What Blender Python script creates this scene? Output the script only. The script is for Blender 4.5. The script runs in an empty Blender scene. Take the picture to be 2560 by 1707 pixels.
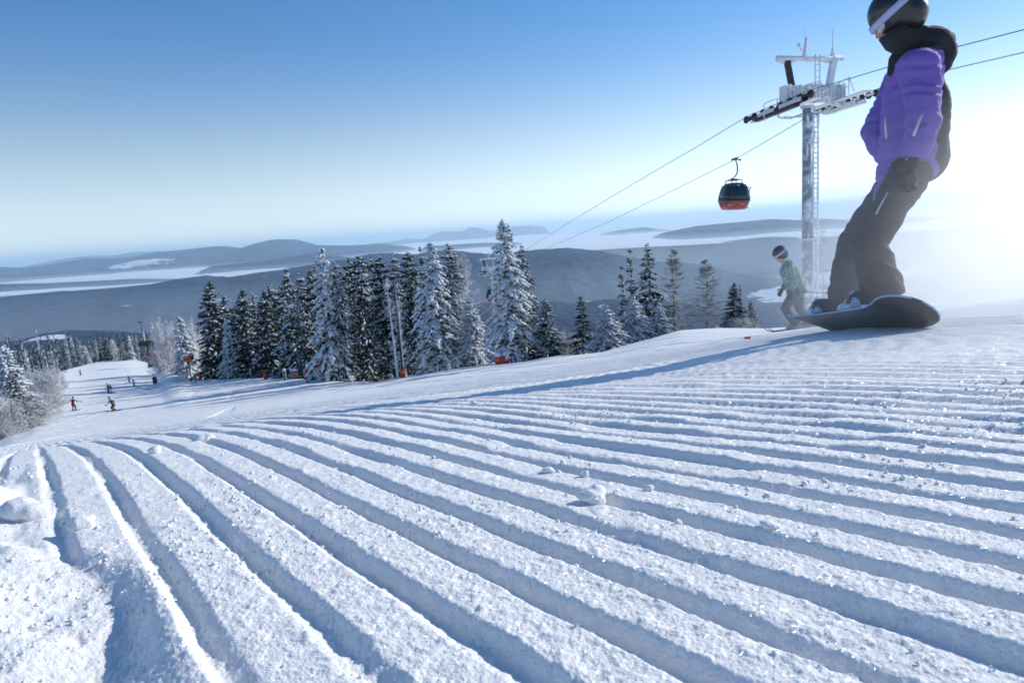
import bpy, bmesh, math, random
import numpy as np
from mathutils import Vector, Matrix
R_ = math.radians
S = bpy.context.scene
COL = S.collection
random.seed(7); rng = np.random.default_rng(11)

# ---------------------------------------------------------------- camera
FP = 1024*24/36
PITCH, ROLL = R_(9.3), R_(4.0)
FWD = np.array([0, math.cos(PITCH), -math.sin(PITCH)])
_u = np.array([0, math.sin(PITCH), math.cos(PITCH)]); _r = np.array([1., 0, 0])
RT = _r*math.cos(ROLL)-_u*math.sin(ROLL); UP = _u*math.cos(ROLL)+_r*math.sin(ROLL)
cam = bpy.data.cameras.new('camera'); camo = bpy.data.objects.new('camera', cam); COL.objects.link(camo)
cam.lens = 24; cam.sensor_width = 36; cam.clip_start = 0.02; cam.clip_end = 250000
camo.matrix_world = Matrix(((RT[0], UP[0], -FWD[0], 0), (RT[1], UP[1], -FWD[1], 0), (RT[2], UP[2], -FWD[2], 0), (0, 0, 0, 1)))
cam.dof.use_dof = True; cam.dof.focus_distance = 1.1; cam.dof.aperture_fstop = 16
S.camera = camo
# ---------------------------------------------------------------- sky and sun
SUN_AZ, SUN_EL = R_(63), R_(28)
w = bpy.data.worlds.new('World'); S.world = w; w.use_nodes = True
nt = w.node_tree; nt.nodes.clear()
sky = nt.nodes.new('ShaderNodeTexSky'); sky.sky_type = 'NISHITA'; sky.sun_disc = False
sky.sun_elevation = SUN_EL; sky.sun_rotation = SUN_AZ; sky.altitude = 1200; sky.air_density = 1.0; sky.dust_density = .55; sky.ozone_density = 3.5
bg = nt.nodes.new('ShaderNodeBackground'); bg.inputs[1].default_value = 0.098
wo = nt.nodes.new('ShaderNodeOutputWorld')
# cool the sky a little and let a pale winter murk hang low over the horizon, as in the photograph
tcw = nt.nodes.new('ShaderNodeTexCoord'); sxyz = nt.nodes.new('ShaderNodeSeparateXYZ'); nt.links.new(tcw.outputs['Generated'], sxyz.inputs[0])
mr = nt.nodes.new('ShaderNodeMapRange'); mr.inputs['From Min'].default_value = -.01; mr.inputs['From Max'].default_value = .30; mr.inputs['To Min'].default_value = .8; mr.inputs['To Max'].default_value = 0; mr.interpolation_type = 'SMOOTHSTEP'
nt.links.new(sxyz.outputs[2], mr.inputs[0])
tin = nt.nodes.new('ShaderNodeMixRGB'); tin.blend_type = 'MULTIPLY'; tin.inputs[0].default_value = 1; tin.inputs[2].default_value = (.66, 1.04, 1.28, 1)
nt.links.new(sky.outputs[0], tin.inputs[1])
lum = nt.nodes.new('ShaderNodeRGBToBW'); nt.links.new(sky.outputs[0], lum.inputs[0])
grey = nt.nodes.new('ShaderNodeMixRGB'); grey.blend_type = 'MULTIPLY'; grey.inputs[0].default_value = 1; grey.inputs[2].default_value = (1.62, 1.80, 1.84, 1); nt.links.new(lum.outputs[0], grey.inputs[1])
mixw = nt.nodes.new('ShaderNodeMixRGB'); nt.links.new(mr.outputs[0], mixw.inputs[0]); nt.links.new(tin.outputs[0], mixw.inputs[1]); nt.links.new(grey.outputs[0], mixw.inputs[2])
nt.links.new(mixw.outputs[0], bg.inputs[0]); nt.links.new(bg.outputs[0], wo.inputs[0])
sl = bpy.data.lights.new('sun', 'SUN'); sl.energy = 3.2; sl.angle = R_(0.5); sl.color = (1, .955, .89)
so = bpy.data.objects.new('sun', sl); COL.objects.link(so)
sd = Vector((math.sin(SUN_AZ)*math.cos(SUN_EL), math.cos(SUN_AZ)*math.cos(SUN_EL), math.sin(SUN_EL)))
so.rotation_euler = sd.to_track_quat('Z', 'Y').to_euler()
S.view_settings.view_transform = 'Standard'; S.view_settings.look = 'None'
S.view_settings.exposure = 0.22; S.view_settings.gamma = 1
S.render.resolution_x = 1024; S.render.resolution_y = 682
S.render.engine = 'CYCLES'
S.cycles.volume_bounces = 4; S.cycles.volume_max_steps = 96; S.cycles.volume_step_rate = 2.5; S.cycles.max_bounces = 6; S.cycles.transparent_max_bounces = 8
try: S.cycles.use_denoising = True
except Exception: pass

# ---------------------------------------------------------------- helpers
K = 1024/2352.      # photograph measurements below are in a 2352 px wide view of it
def ray(x, y):
    d = FWD*FP+RT*(x*K-512)-UP*(y*K-341)
    return d
def azt(x, y):
    d = ray(x, y); h = math.hypot(d[0], d[1]); return math.atan2(d[0], d[1]), -d[2]/h
def at_depth(x, y, Y):
    d = ray(x, y); return Vector(d*(Y/d[1]))

def tag(o, label=None, cat=None, group=None, kind=None):
    if label: o['label'] = label
    if cat: o['category'] = cat
    if group: o['group'] = group
    if kind: o['kind'] = kind
    return o
def empty(name, loc, rz=0, label=None, cat=None, group=None):
    o = bpy.data.objects.new(name, None); COL.objects.link(o); o.location = loc; o.rotation_euler = (0, 0, rz)
    o.empty_display_size = .1
    return tag(o, label, cat, group)
def mesh_np(name, V, Q, mat, smooth=True, parent=None, mats=None, midx=None):
    V = np.asarray(V, dtype=np.float32); Q = np.asarray(Q, dtype=np.int32)
    me = bpy.data.meshes.new(name); n = len(Q); k = Q.shape[1]
    me.vertices.add(len(V)); me.vertices.foreach_set('co', V.ravel())
    me.loops.add(n*k); me.loops.foreach_set('vertex_index', Q.ravel())
    me.polygons.add(n); me.polygons.foreach_set('loop_start', np.arange(n, dtype=np.int32)*k)
    try: me.polygons.foreach_set('loop_total', np.full(n, k, dtype=np.int32))
    except Exception: pass
    me.polygons.foreach_set('use_smooth', np.full(n, smooth, dtype=bool))
    me.update(calc_edges=True)
    for m in (mats or [mat]): me.materials.append(m)
    if midx is not None: me.polygons.foreach_set('material_index', np.asarray(midx, dtype=np.int32))
    o = bpy.data.objects.new(name, me); COL.objects.link(o)
    if parent: o.parent = parent
    return o
def copy_tree(o, parent=None):
    c = o.copy(); COL.objects.link(c)
    if parent: c.parent = parent
    for ch in o.children: copy_tree(ch, c)
    return c

# vectorised lattice noise
def _h(ix, iy, s):
    n = (ix.astype(np.int64)*374761393+iy.astype(np.int64)*668265263+s*1442695041) & 0xffffffff
    n = ((n ^ (n >> 13))*1274126177) & 0xffffffff
    n = ((n ^ (n >> 16))*2246822519) & 0xffffffff
    return ((n ^ (n >> 15)) & 0xffffff)/float(0xffffff)
def vn(x, y, s=0):
    ix = np.floor(x); iy = np.floor(y); fx = x-ix; fy = y-iy
    fx = fx*fx*fx*(fx*(fx*6-15)+10); fy = fy*fy*fy*(fy*(fy*6-15)+10)
    ix = ix.astype(np.int64); iy = iy.astype(np.int64)
    a = _h(ix, iy, s); b = _h(ix+1, iy, s); c = _h(ix, iy+1, s); d = _h(ix+1, iy+1, s)
    return (a+(b-a)*fx)+((c+(d-c)*fx)-(a+(b-a)*fx))*fy
def fbm(x, y, s=0, o=4, g=.5):
    r = 0; a = 1; t = 0
    for i in range(o):
        r = r+a*(vn(x*2**i+i*17.3, y*2**i-i*9.1, s+i)-.5); t += a; a *= g
    return r/t*2
def sstep(a, b, x):
    t = np.clip((x-a)/(b-a), 0, 1); return t*t*(3-2*t)

# ---------------------------------------------------------------- materials
def newmat(name):
    m = bpy.data.materials.new(name); m.use_nodes = True; nt = m.node_tree
    return m, nt, nt.nodes['Principled BSDF']
def simple(name, col, rough=.6, metal=0, noise=.12, nscale=20, bump=0, spec=.5, coat=0):
    m, nt, b = newmat(name)
    tc = nt.nodes.new('ShaderNodeTexCoord'); n = nt.nodes.new('ShaderNodeTexNoise'); n.inputs['Scale'].default_value = nscale; n.inputs['Detail'].default_value = 5
    nt.links.new(tc.outputs['Object'], n.inputs['Vector'])
    mx = nt.nodes.new('ShaderNodeMixRGB'); mx.inputs[1].default_value = tuple(c*(1-noise*1.5) for c in col)+(1,); mx.inputs[2].default_value = tuple(min(1, c*(1+noise*1.5)) for c in col)+(1,)
    nt.links.new(n.outputs[0], mx.inputs[0]); nt.links.new(mx.outputs[0], b.inputs['Base Color'])
    b.inputs['Roughness'].default_value = rough; b.inputs['Metallic'].default_value = metal; b.inputs['Specular IOR Level'].default_value = spec
    b.inputs['Coat Weight'].default_value = coat
    if bump:
        bp = nt.nodes.new('ShaderNodeBump'); bp.inputs['Strength'].default_value = .6; bp.inputs['Distance'].default_value = bump
        nt.links.new(n.outputs[0], bp.inputs['Height']); nt.links.new(bp.outputs[0], b.inputs['Normal'])
    return m
def frosted(name, col, snow=(.84, .87, .9), amount=.5, nscale=6, rough=.7, bump=.01):
    # a base colour with clinging frost patches
    m, nt, b = newmat(name)
    tc = nt.nodes.new('ShaderNodeTexCoord'); n = nt.nodes.new('ShaderNodeTexNoise'); n.inputs['Scale'].default_value = nscale; n.inputs['Detail'].default_value = 8; n.inputs['Roughness'].default_value = .65
    nt.links.new(tc.outputs['Object'], n.inputs['Vector'])
    cr = nt.nodes.new('ShaderNodeValToRGB'); cr.color_ramp.elements[0].position = .62-.3*amount-.06; cr.color_ramp.elements[1].position = .62-.3*amount+.08
    nt.links.new(n.outputs[0], cr.inputs[0])
    mx = nt.nodes.new('ShaderNodeMixRGB'); mx.inputs[1].default_value = col+(1,); mx.inputs[2].default_value = snow+(1,)
    nt.links.new(cr.outputs[0], mx.inputs[0]); nt.links.new(mx.outputs[0], b.inputs['Base Color'])
    b.inputs['Roughness'].default_value = rough
    bp = nt.nodes.new('ShaderNodeBump'); bp.inputs['Distance'].default_value = bump; bp.inputs['Strength'].default_value = .7
    nt.links.new(n.outputs[0], bp.inputs['Height']); nt.links.new(bp.outputs[0], b.inputs['Normal'])
    return m
def snow_material():
    m, nt, b = newmat('snow'); L = nt.links.new
    tc = nt.nodes.new('ShaderNodeTexCoord')
    b.inputs['Base Color'].default_value = (.90, .89, .86, 1); b.inputs['Roughness'].default_value = .75; b.inputs['Specular IOR Level'].default_value = .25
    b.inputs['Subsurface Weight'].default_value = .45; b.inputs['Subsurface Radius'].default_value = (.5, .75, 1.0); b.inputs['Subsurface Scale'].default_value = .0032
    def noise(sc, det=3):
        n = nt.nodes.new('ShaderNodeTexNoise'); n.inputs['Scale'].default_value = sc; n.inputs['Detail'].default_value = det
        L(tc.outputs['Object'], n.inputs['Vector']); return n
    n1 = noise(420, 2); n2 = noise(70, 4)
    b1 = nt.nodes.new('ShaderNodeBump'); b1.inputs['Distance'].default_value = .0014; b1.inputs['Strength'].default_value = .9; L(n1.outputs[0], b1.inputs['Height'])
    b2 = nt.nodes.new('ShaderNodeBump'); b2.inputs['Distance'].default_value = .0022; b2.inputs['Strength'].default_value = .6; L(n2.outputs[0], b2.inputs['Height']); L(b1.outputs[0], b2.inputs['Normal'])
    L(b2.outputs[0], b.inputs['Normal'])
    # crystals: small facets with their own random normals that catch the sun
    v = nt.nodes.new('ShaderNodeTexVoronoi'); v.inputs['Scale'].default_value = 330; L(tc.outputs['Object'], v.inputs['Vector'])
    sub = nt.nodes.new('ShaderNodeVectorMath'); sub.operation = 'SUBTRACT'; sub.inputs[1].default_value = (.5, .5, .5); L(v.outputs['Color'], sub.inputs[0])
    sc = nt.nodes.new('ShaderNodeVectorMath'); sc.operation = 'SCALE'; sc.inputs['Scale'].default_value = 2.2; L(sub.outputs[0], sc.inputs[0])
    ge = nt.nodes.new('ShaderNodeNewGeometry')
    ad = nt.nodes.new('ShaderNodeVectorMath'); ad.operation = 'ADD'; L(sc.outputs[0], ad.inputs[0]); L(ge.outputs['Normal'], ad.inputs[1])
    nm = nt.nodes.new('ShaderNodeVectorMath'); nm.operation = 'NORMALIZE'; L(ad.outputs[0], nm.inputs[0])
    gl = nt.nodes.new('ShaderNodeBsdfGlossy'); gl.inputs['Roughness'].default_value = .26; gl.inputs['Color'].default_value = (1, 1, 1, 1); L(nm.outputs[0], gl.inputs['Normal'])
    ms = nt.nodes.new('ShaderNodeMixShader'); ms.inputs[0].default_value = .03
    L(b.outputs[0], ms.inputs[1]); L(gl.outputs[0], ms.inputs[2]); L(ms.outputs[0], nt.nodes['Material Output'].inputs['Surface'])
    return m
M = {}
M['snow'] = snow_material()
M['tree_snow'] = simple('tree_snow', (.80, .84, .89), .8, nscale=9, noise=.05, bump=.05)

# ---------------------------------------------------------------- ground
H0 = .25; BQ = .055; G = R_(-36); SG, CG = math.sin(G), math.cos(G)
PP = np.array([0, .6, 1.3, 2.0, 2.8, 4, 6, 10, 15, 30, 50, 75, 100, 150, 220, 300]); PS = np.array([.088, .085, .085, .112, .14, .166, .186, .196, .2, .2, .195, .177, .170, .146, .129, .119])
_lf = np.linspace(0, math.log(1+300/.5), 600)
_ps = np.interp(np.exp(_lf)*.5-.5, PP, PS)
_k = np.ones(31)/31.; _ps = np.convolve(np.pad(_ps, 15, mode='edge'), _k, 'valid')
def sprof(p): return np.interp(np.log(1+np.clip(p, 0, 300)/.5), _lf, _ps)
# the slope breaks off into the valley along this line: (azimuth deg, distance m, mean fall to it)
EDGE = []
for x, y, d in [(2352, 668, 26), (2240, 695, 26), (2130, 722, 26), (2000, 738, 29), (1900, 745, 32), (1760, 752, 36), (1640, 752, 36), (1560, 757, 34), (1500, 775, 31), (1380, 808, 33), (1280, 818, 37), (1200, 830, 40), (1100, 840, 43), (1000, 853, 46), (870, 876, 50), (780, 876, 58), (700, 872, 68), (600, 868, 88), (500, 872, 104), (440, 872, 114), (400, 862, 124), (370, 848, 150), (345, 834, 215), (293, 824, 245), (230, 830, 240), (170, 845, 210), (125, 858, 180), (100, 900, 130), (50, 965, 70), (0, 1015, 45)]:
    a, t = azt(x, y); EDGE.append((a, d, t))
EDGE.sort(); EA = np.linspace(-1.2, 1.2, 1200)
def _sm(v, n=13):
    k = np.hanning(n+2)[1:-1]; k /= k.sum(); return np.convolve(np.pad(v, n//2, mode='edge'), k, 'valid')
ED = _sm(np.interp(EA, [e[0] for e in EDGE], [e[1] for e in EDGE])); ET = _sm(np.interp(EA, [e[0] for e in EDGE], [e[2] for e in EDGE]))
def hash_base(x, y):
    p = x*SG+y*CG; q = x*CG-y*SG
    d = np.hypot(x, y); az = np.arctan2(x, y)
    z = -H0-np.where(p > 0, sprof(p), .088)*p-BQ*np.clip(q, -60, 60)
    de = np.interp(az, EA, ED); te = np.interp(az, EA, ET)
    # bring the mean fall to the surveyed value at the edge of the slope
    xe = np.sin(az)*de; ye = np.cos(az)*de; pe = xe*SG+ye*CG; qe = xe*CG-ye*SG
    fe = (H0+sprof(pe)*pe+BQ*np.clip(qe, -60, 60))/de
    infr = sstep(-1.35, -.8, az)*(1-sstep(.8, 1.3, az))
    wgt = sstep(np.log(.3*de), np.log(.95*de), np.log(np.maximum(d, .05)))*infr
    z = z-(te-fe)*d*wgt
    z = z-.017*np.exp(-((az-.09)/.34)**2)*sstep(.3, 1.6, d)*(1-sstep(1.8, 9, d))*d
    over = np.maximum(d-de*1.02, 0)
    z = z-infr*(.42*over*over/(over+6))
    return np.maximum(z, -452)
def corduroy(x, y, d):
    p = x*SG+y*CG; q = x*CG-y*SG
    q2 = q+.0030*fbm(p*.8, q*.8, 5, 2)+.0026*fbm(p*13, q*13, 6, 3)
    s = ((q2-.079)/.0745) % 1.0; k = np.floor((q2-.079)/.0745)
    pr = sstep(.03, .24, s)*(1-sstep(.80, 1.0, s))*(1-.14*np.clip((s-.3)/.5, 0, 1))
    amp = .0126+.0032*fbm(p*.9+k*7.7, k*3.1, 21, 2)
    # places where a ridge has crumbled and filled the trough
    cr = sstep(.25, .6, fbm(p*3.2+k*2.3, k*5.7, 31, 3)+.12*fbm(p*.8, q*1.6, 32, 2))
    pr = pr*(1-.42*cr)+.20*cr
    # short notches across a ridge
    nt_ = sstep(.62, .8, vn(p*4.5+k*11.3, k*9.17, 77))*sstep(.985, 1, 1-.0*p)
    pr = pr*(1-.35*nt_)
    e_ = .055-.085*sstep(.72, 1.0, p); left = sstep(e_-.02, e_+.02, q2+.02*fbm(p*3, q*3, 9, 2))
    left = np.maximum(left, sstep(1.35, 1.8, p))
    m = left*(1-.55*sstep(6, 16, d))*(1-sstep(14, 30, d))*sstep(-2.5, -1.2, q+.2*p)
    dist_amp = .6+.4*(1-sstep(1, 3, d))
    return amp*pr*m*dist_amp, m
# a shallow ridge left by the groomer where two passes meet
SEAM = [azt(1905, 778), azt(1650, 818), azt(1420, 850), azt(1230, 880), azt(1000, 918)]
def ground_z(x, y, detail=True):
    x = np.asarray(x, float); y = np.asarray(y, float)
    z = hash_base(x, y)
    d = np.hypot(x, y); p = x*SG+y*CG; q = x*CG-y*SG
    z = z+.003*d**.5*fbm(x*.35, y*.35, 41, 3)*sstep(2, 6, d)+.012*fbm(x*.12, y*.12, 44, 3)*sstep(8, 20, d)*np.minimum(d, 60)**.5
    if detail:
        c, m = corduroy(x, y, d)
        rough = 1-sstep(.04, .08, q)*.0
        e_ = .055-.085*sstep(.72, 1.0, p); messy = (1-sstep(e_-.03, e_+.012, q+.02*fbm(p*3, q*3, 9, 2)))*(1-sstep(1.2, 1.8, p))
        z = z+c
        z = z+messy*(.004+.034*fbm(x*5.2+3, y*4.5, 51, 3)+.013*np.abs(fbm(x*12, y*12, 52, 3)))
        z = z+.0013*fbm(x*24, y*24, 61, 3)*(1-sstep(2, 5, d))+.0015*np.maximum(fbm(x*110, y*110, 62, 2), -.1)*(1-sstep(.9, 2.2, d))
        z = z+.0012*np.clip(fbm(x*48, y*48, 67, 3)-.16, 0, .3)/.3*(1-sstep(1.6, 3.5, d))
        z = z+.0007*fbm(x*330, y*330, 66, 2)*(1-sstep(.6, 1.2, d))
        z = z+.02*np.maximum(fbm(p*1.1, q*2.6, 63, 3)-.25, 0)*sstep(1.5, 3, d)*(1-sstep(20, 60, d))
        z = z+.0035*fbm(x*7, y*7, 64, 3)*sstep(2.5, 6, d)*(1-sstep(30, 80, d))
        z = z+(.011*fbm(p*.5, q*3.2, 68, 4)+.006*fbm(x*2.6, y*2.6, 69, 3))*sstep(4.5, 11, d)*(1-sstep(90, 160, d))
        # old ski tracks
        z = z-.03*sstep(.72, .9, vn((q-.25*p)*1.7, p*.05, 90))*sstep(9, 16, d)*(1-sstep(60, 120, d))
    return z
# march a view ray of the photo's calibration to the smooth ground
def ground_hit(x, y, dmin=.3):
    d = ray(x, y); h = math.hypot(d[0], d[1]); d = d/h
    r = dmin*1.012**np.arange(700); r = r[r < 400]
    P = d[None, :]*r[:, None]
    g = hash_base(P[:, 0], P[:, 1]); below = np.where(P[:, 2] < g)[0]
    i = below[0] if len(below) else len(r)-1
    return Vector(P[i])
def on_ground(x, depth):
    # point on the ground below photo column x (2352 scale) at distance depth along the view
    y = 800
    for _ in range(12):
        v = at_depth(x, y, depth); z = float(ground_z(v.x, v.y, False)); s = -1 if z > v.z else 1
        y += (v.z-z)/depth*2352*24/36
    v = at_depth(x, y, depth); return Vector((v.x, v.y, float(ground_z(v.x, v.y, False))))

def build_ground():
    ta = np.concatenate([-np.tan(R_(np.arange(78, 42, -2.5))), np.linspace(-.88, .88, NCOL), np.tan(R_(np.arange(43, 79, 2.5)))]) if False else None
    core = np.arctan(np.linspace(-.87, .87, NCOL))
    lo = np.radians(np.linspace(-180, -42, 90)); hi = np.radians(np.linspace(42, 180, 90))
    az = np.concatenate([lo, core, hi])
    r = [.06, .12, .2]; d = .26
    while d < 460:
        r.append(d)
        if d < 3.2: st = max(.0016, d*d/(FP*H0)*RS)
        elif d < 11: st = .016*RS
        elif d < 20: st = .03*RS
        else: st = d*.006*RS
        d += st
    r += [500, 560, 650, 800, 1000, 1300, 1700]
    r = np.array(r)
    A, D = np.meshgrid(az, r); X = (np.sin(A)*D); Y = (np.cos(A)*D)
    Z = ground_z(X.ravel(), Y.ravel()).reshape(X.shape)
    n, m = X.shape
    V = np.stack([X.ravel(), Y.ravel(), Z.ravel()], 1)
    i = np.arange((n-1)*(m-1)); a = (i//(m-1))*m+i % (m-1)
    Q = np.stack([a, a+1, a+m+1, a+m], 1)
    print('ground verts', len(V))
    o = mesh_np('snow_slope', V, Q, M['snow']); tag(o, kind='structure'); return o
NCOL, RS = 1150, 1.0
build_ground()

# ---------------------------------------------------------------- far hills
def hill_mat(name, forest, field, fsc=.01, amt=.62, sp=.004):
    m, nt, b = newmat(name); L = nt.links.new
    tc = nt.nodes.new('ShaderNodeTexCoord')
    def N(sc, det=6, ro=.55):
        n = nt.nodes.new('ShaderNodeTexNoise'); n.inputs['Scale'].default_value = sc; n.inputs['Detail'].default_value = det; n.inputs['Roughness'].default_value = ro
        L(tc.outputs['Object'], n.inputs['Vector']); return n
    n2 = N(fsc, 8, .8); r2 = nt.nodes.new('ShaderNodeValToRGB'); r2.color_ramp.elements[0].position = .42; r2.color_ramp.elements[1].position = .62
    r2.color_ramp.elements[0].color = tuple(c*.55 for c in forest)+(1,); r2.color_ramp.elements[1].color = tuple(min(1, c*1.9+.02) for c in forest)+(1,)
    L(n2.outputs[0], r2.inputs[0])
    at = nt.nodes.new('ShaderNodeAttribute'); at.attribute_name = 'field'
    n1 = N(sp, 9, .72); ad = nt.nodes.new('ShaderNodeMath'); ad.operation = 'ADD'; ad.use_clamp = False; n1g = 1
    mm_ = nt.nodes.new('ShaderNodeMath'); mm_.operation = 'MULTIPLY_ADD'; mm_.inputs[1].default_value = 2.4; mm_.inputs[2].default_value = -.7; L(n1.outputs[0], mm_.inputs[0]); L(mm_.outputs[0], ad.inputs[0]); L(at.outputs['Fac'], ad.inputs[1])
    r1 = nt.nodes.new('ShaderNodeValToRGB'); r1.color_ramp.elements[0].position = amt; r1.color_ramp.elements[1].position = amt+.09
    L(ad.outputs[0], r1.inputs[0])
    mx = nt.nodes.new('ShaderNodeMixRGB'); L(r1.outputs[0], mx.inputs[0]); L(r2.outputs[0], mx.inputs[1]); mx.inputs[2].default_value = field+(1,)
    L(mx.outputs[0], b.inputs['Base Color']); b.inputs['Roughness'].default_value = .95; b.inputs['Specular IOR Level'].default_value = .1
    bp = nt.nodes.new('ShaderNodeBump'); bp.inputs['Distance'].default_value = .25/fsc; bp.inputs['Strength'].default_value = .5
    L(n2.outputs[0], bp.inputs['Height']); L(bp.outputs[0], b.inputs['Normal'])
    return m
def hill(pts, D, base, front, back, mat, seed, spur=.34, fields=(), nu=420, nv=60, crest=.0):
    pts = sorted(pts); tx = []; te = []
    for x, y in pts:
        d = ray(x, y); tx.append(d[0]/d[1]); te.append(-d[2]/d[1])
    tx = np.array(tx); te = np.array(te)
    u = np.linspace(tx[0], tx[-1], nu); t = np.interp(u, tx, te)
    k = np.hanning(13); k /= k.sum(); t = np.convolve(np.pad(t, 6, mode='edge'), k, 'valid')
    v = np.concatenate([-np.linspace(1, 0, nv//2+1)[:-1]**1.2, np.linspace(0, 1, nv//2)**1.2])
    U, Vv = np.meshgrid(u, v)
    dep = D*(1+.05*fbm(U*5, U*0, seed, 2))
    zc = -t[None, :]*dep
    dist = np.where(Vv < 0, -Vv*front, Vv*back)
    prof = .5+.5*np.cos(math.pi*np.clip(np.abs(Vv), 0, 1))
    endf = sstep(0, .06, (U-u[0])/(u[-1]-u[0]))*sstep(0, .06, (u[-1]-U)/(u[-1]-u[0]))
    Yw = dep-np.where(Vv < 0, -Vv*front, -Vv*back)
    Xw = U*(dep+.0*Yw)
    sp_ = fbm(Xw/(front*.35), Yw/(front*.6), seed+9, 5)
    Z = base+(zc-base)*prof
    Z = Z+D*crest*fbm(U*160, U*0+seed, seed+3, 3)*np.maximum(1-np.abs(Vv)*8, 0)
    Z = Z-np.abs(sp_)*spur*(zc-base)*np.sin(math.pi*np.clip(np.abs(Vv), 0, 1))
    Z = np.where(endf < 1, base+(Z-base)*endf, Z)
    Vt = np.stack([Xw.ravel(), Yw.ravel(), Z.ravel()], 1)
    n, m = Z.shape; i = np.arange((n-1)*(m-1)); a = (i//(m-1))*m+i % (m-1)
    o = mesh_np('hill', Vt, np.stack([a, a+1, a+m+1, a+m], 1), mat)
    f = np.zeros(len(Vt))-.0
    for (ux, vy, ru, rv, s) in fields:      # clearings: centre column (photo scale), position down the slope, half sizes
        dd = ray(ux, 600); uc = dd[0]/dd[1]
        e = ((U-uc)/ru)**2+((Vv-vy)/rv)**2
        f = np.maximum(f, (s*(1-sstep(.35, 1.2, e))).ravel())
    at = o.data.attributes.new('field', 'FLOAT', 'POINT'); at.data.foreach_set('value', f.astype(np.float32))
    tag(o, kind='structure'); return o
FORE = (.020, .054, .118); FIELD = (.8, .84, .9)  # blue of shade and haze is put into the forest colours here and below
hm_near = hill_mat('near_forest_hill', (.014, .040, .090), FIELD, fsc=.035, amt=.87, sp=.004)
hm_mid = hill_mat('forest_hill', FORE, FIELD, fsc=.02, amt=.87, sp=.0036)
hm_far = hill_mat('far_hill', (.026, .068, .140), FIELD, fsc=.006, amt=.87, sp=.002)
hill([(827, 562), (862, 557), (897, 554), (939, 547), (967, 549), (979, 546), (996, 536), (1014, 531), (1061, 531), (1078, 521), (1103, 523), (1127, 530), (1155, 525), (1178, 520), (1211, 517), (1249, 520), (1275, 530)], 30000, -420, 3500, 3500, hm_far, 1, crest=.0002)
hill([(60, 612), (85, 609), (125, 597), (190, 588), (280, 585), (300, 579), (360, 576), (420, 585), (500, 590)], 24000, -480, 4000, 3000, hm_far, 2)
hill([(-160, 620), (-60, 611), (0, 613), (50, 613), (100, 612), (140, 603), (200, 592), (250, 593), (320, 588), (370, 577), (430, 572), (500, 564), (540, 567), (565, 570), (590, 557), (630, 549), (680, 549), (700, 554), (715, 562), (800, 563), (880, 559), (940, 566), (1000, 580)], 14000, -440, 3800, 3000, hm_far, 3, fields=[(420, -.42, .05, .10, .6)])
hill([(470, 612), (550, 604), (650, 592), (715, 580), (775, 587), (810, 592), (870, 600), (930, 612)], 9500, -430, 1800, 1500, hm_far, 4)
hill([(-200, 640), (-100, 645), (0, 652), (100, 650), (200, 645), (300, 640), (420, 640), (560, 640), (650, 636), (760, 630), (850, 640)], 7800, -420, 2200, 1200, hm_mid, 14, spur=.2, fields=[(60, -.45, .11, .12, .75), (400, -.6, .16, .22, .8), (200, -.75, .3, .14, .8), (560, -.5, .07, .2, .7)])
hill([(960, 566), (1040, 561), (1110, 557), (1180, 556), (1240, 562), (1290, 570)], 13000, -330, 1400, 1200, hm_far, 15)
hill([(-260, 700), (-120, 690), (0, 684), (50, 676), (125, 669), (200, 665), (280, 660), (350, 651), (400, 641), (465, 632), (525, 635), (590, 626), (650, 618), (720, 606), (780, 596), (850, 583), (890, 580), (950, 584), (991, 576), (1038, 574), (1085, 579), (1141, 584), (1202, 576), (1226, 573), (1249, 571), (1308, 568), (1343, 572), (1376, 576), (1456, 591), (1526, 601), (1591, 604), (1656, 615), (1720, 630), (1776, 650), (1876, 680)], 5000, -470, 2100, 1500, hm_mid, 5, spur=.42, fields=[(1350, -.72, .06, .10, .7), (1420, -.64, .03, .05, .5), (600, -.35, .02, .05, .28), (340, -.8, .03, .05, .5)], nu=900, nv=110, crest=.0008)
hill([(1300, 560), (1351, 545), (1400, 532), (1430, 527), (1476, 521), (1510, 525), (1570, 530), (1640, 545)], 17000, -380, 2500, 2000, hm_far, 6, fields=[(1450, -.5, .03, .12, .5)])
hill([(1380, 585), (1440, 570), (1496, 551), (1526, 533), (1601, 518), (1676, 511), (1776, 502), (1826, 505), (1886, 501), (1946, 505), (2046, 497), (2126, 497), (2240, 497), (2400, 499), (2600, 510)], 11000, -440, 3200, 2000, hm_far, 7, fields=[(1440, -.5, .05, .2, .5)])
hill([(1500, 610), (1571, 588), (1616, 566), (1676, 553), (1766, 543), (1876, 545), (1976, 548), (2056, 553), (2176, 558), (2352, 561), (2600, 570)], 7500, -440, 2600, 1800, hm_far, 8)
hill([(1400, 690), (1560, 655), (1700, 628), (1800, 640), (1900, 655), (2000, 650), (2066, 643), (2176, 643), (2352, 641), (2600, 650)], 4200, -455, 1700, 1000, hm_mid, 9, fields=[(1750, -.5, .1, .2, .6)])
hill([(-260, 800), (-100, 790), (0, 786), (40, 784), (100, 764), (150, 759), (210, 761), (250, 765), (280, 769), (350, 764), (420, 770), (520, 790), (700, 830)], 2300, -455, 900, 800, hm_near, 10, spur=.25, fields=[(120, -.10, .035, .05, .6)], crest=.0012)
hill([(980, 720), (1050, 704), (1106, 696), (1200, 690), (1265, 691), (1330, 697), (1376, 690), (1401, 686), (1500, 690), (1600, 700), (1700, 725)], 2600, -460, 1000, 700, hm_near, 11, fields=[(1372, -.12, .012, .05, .6)], crest=.0012)
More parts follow.
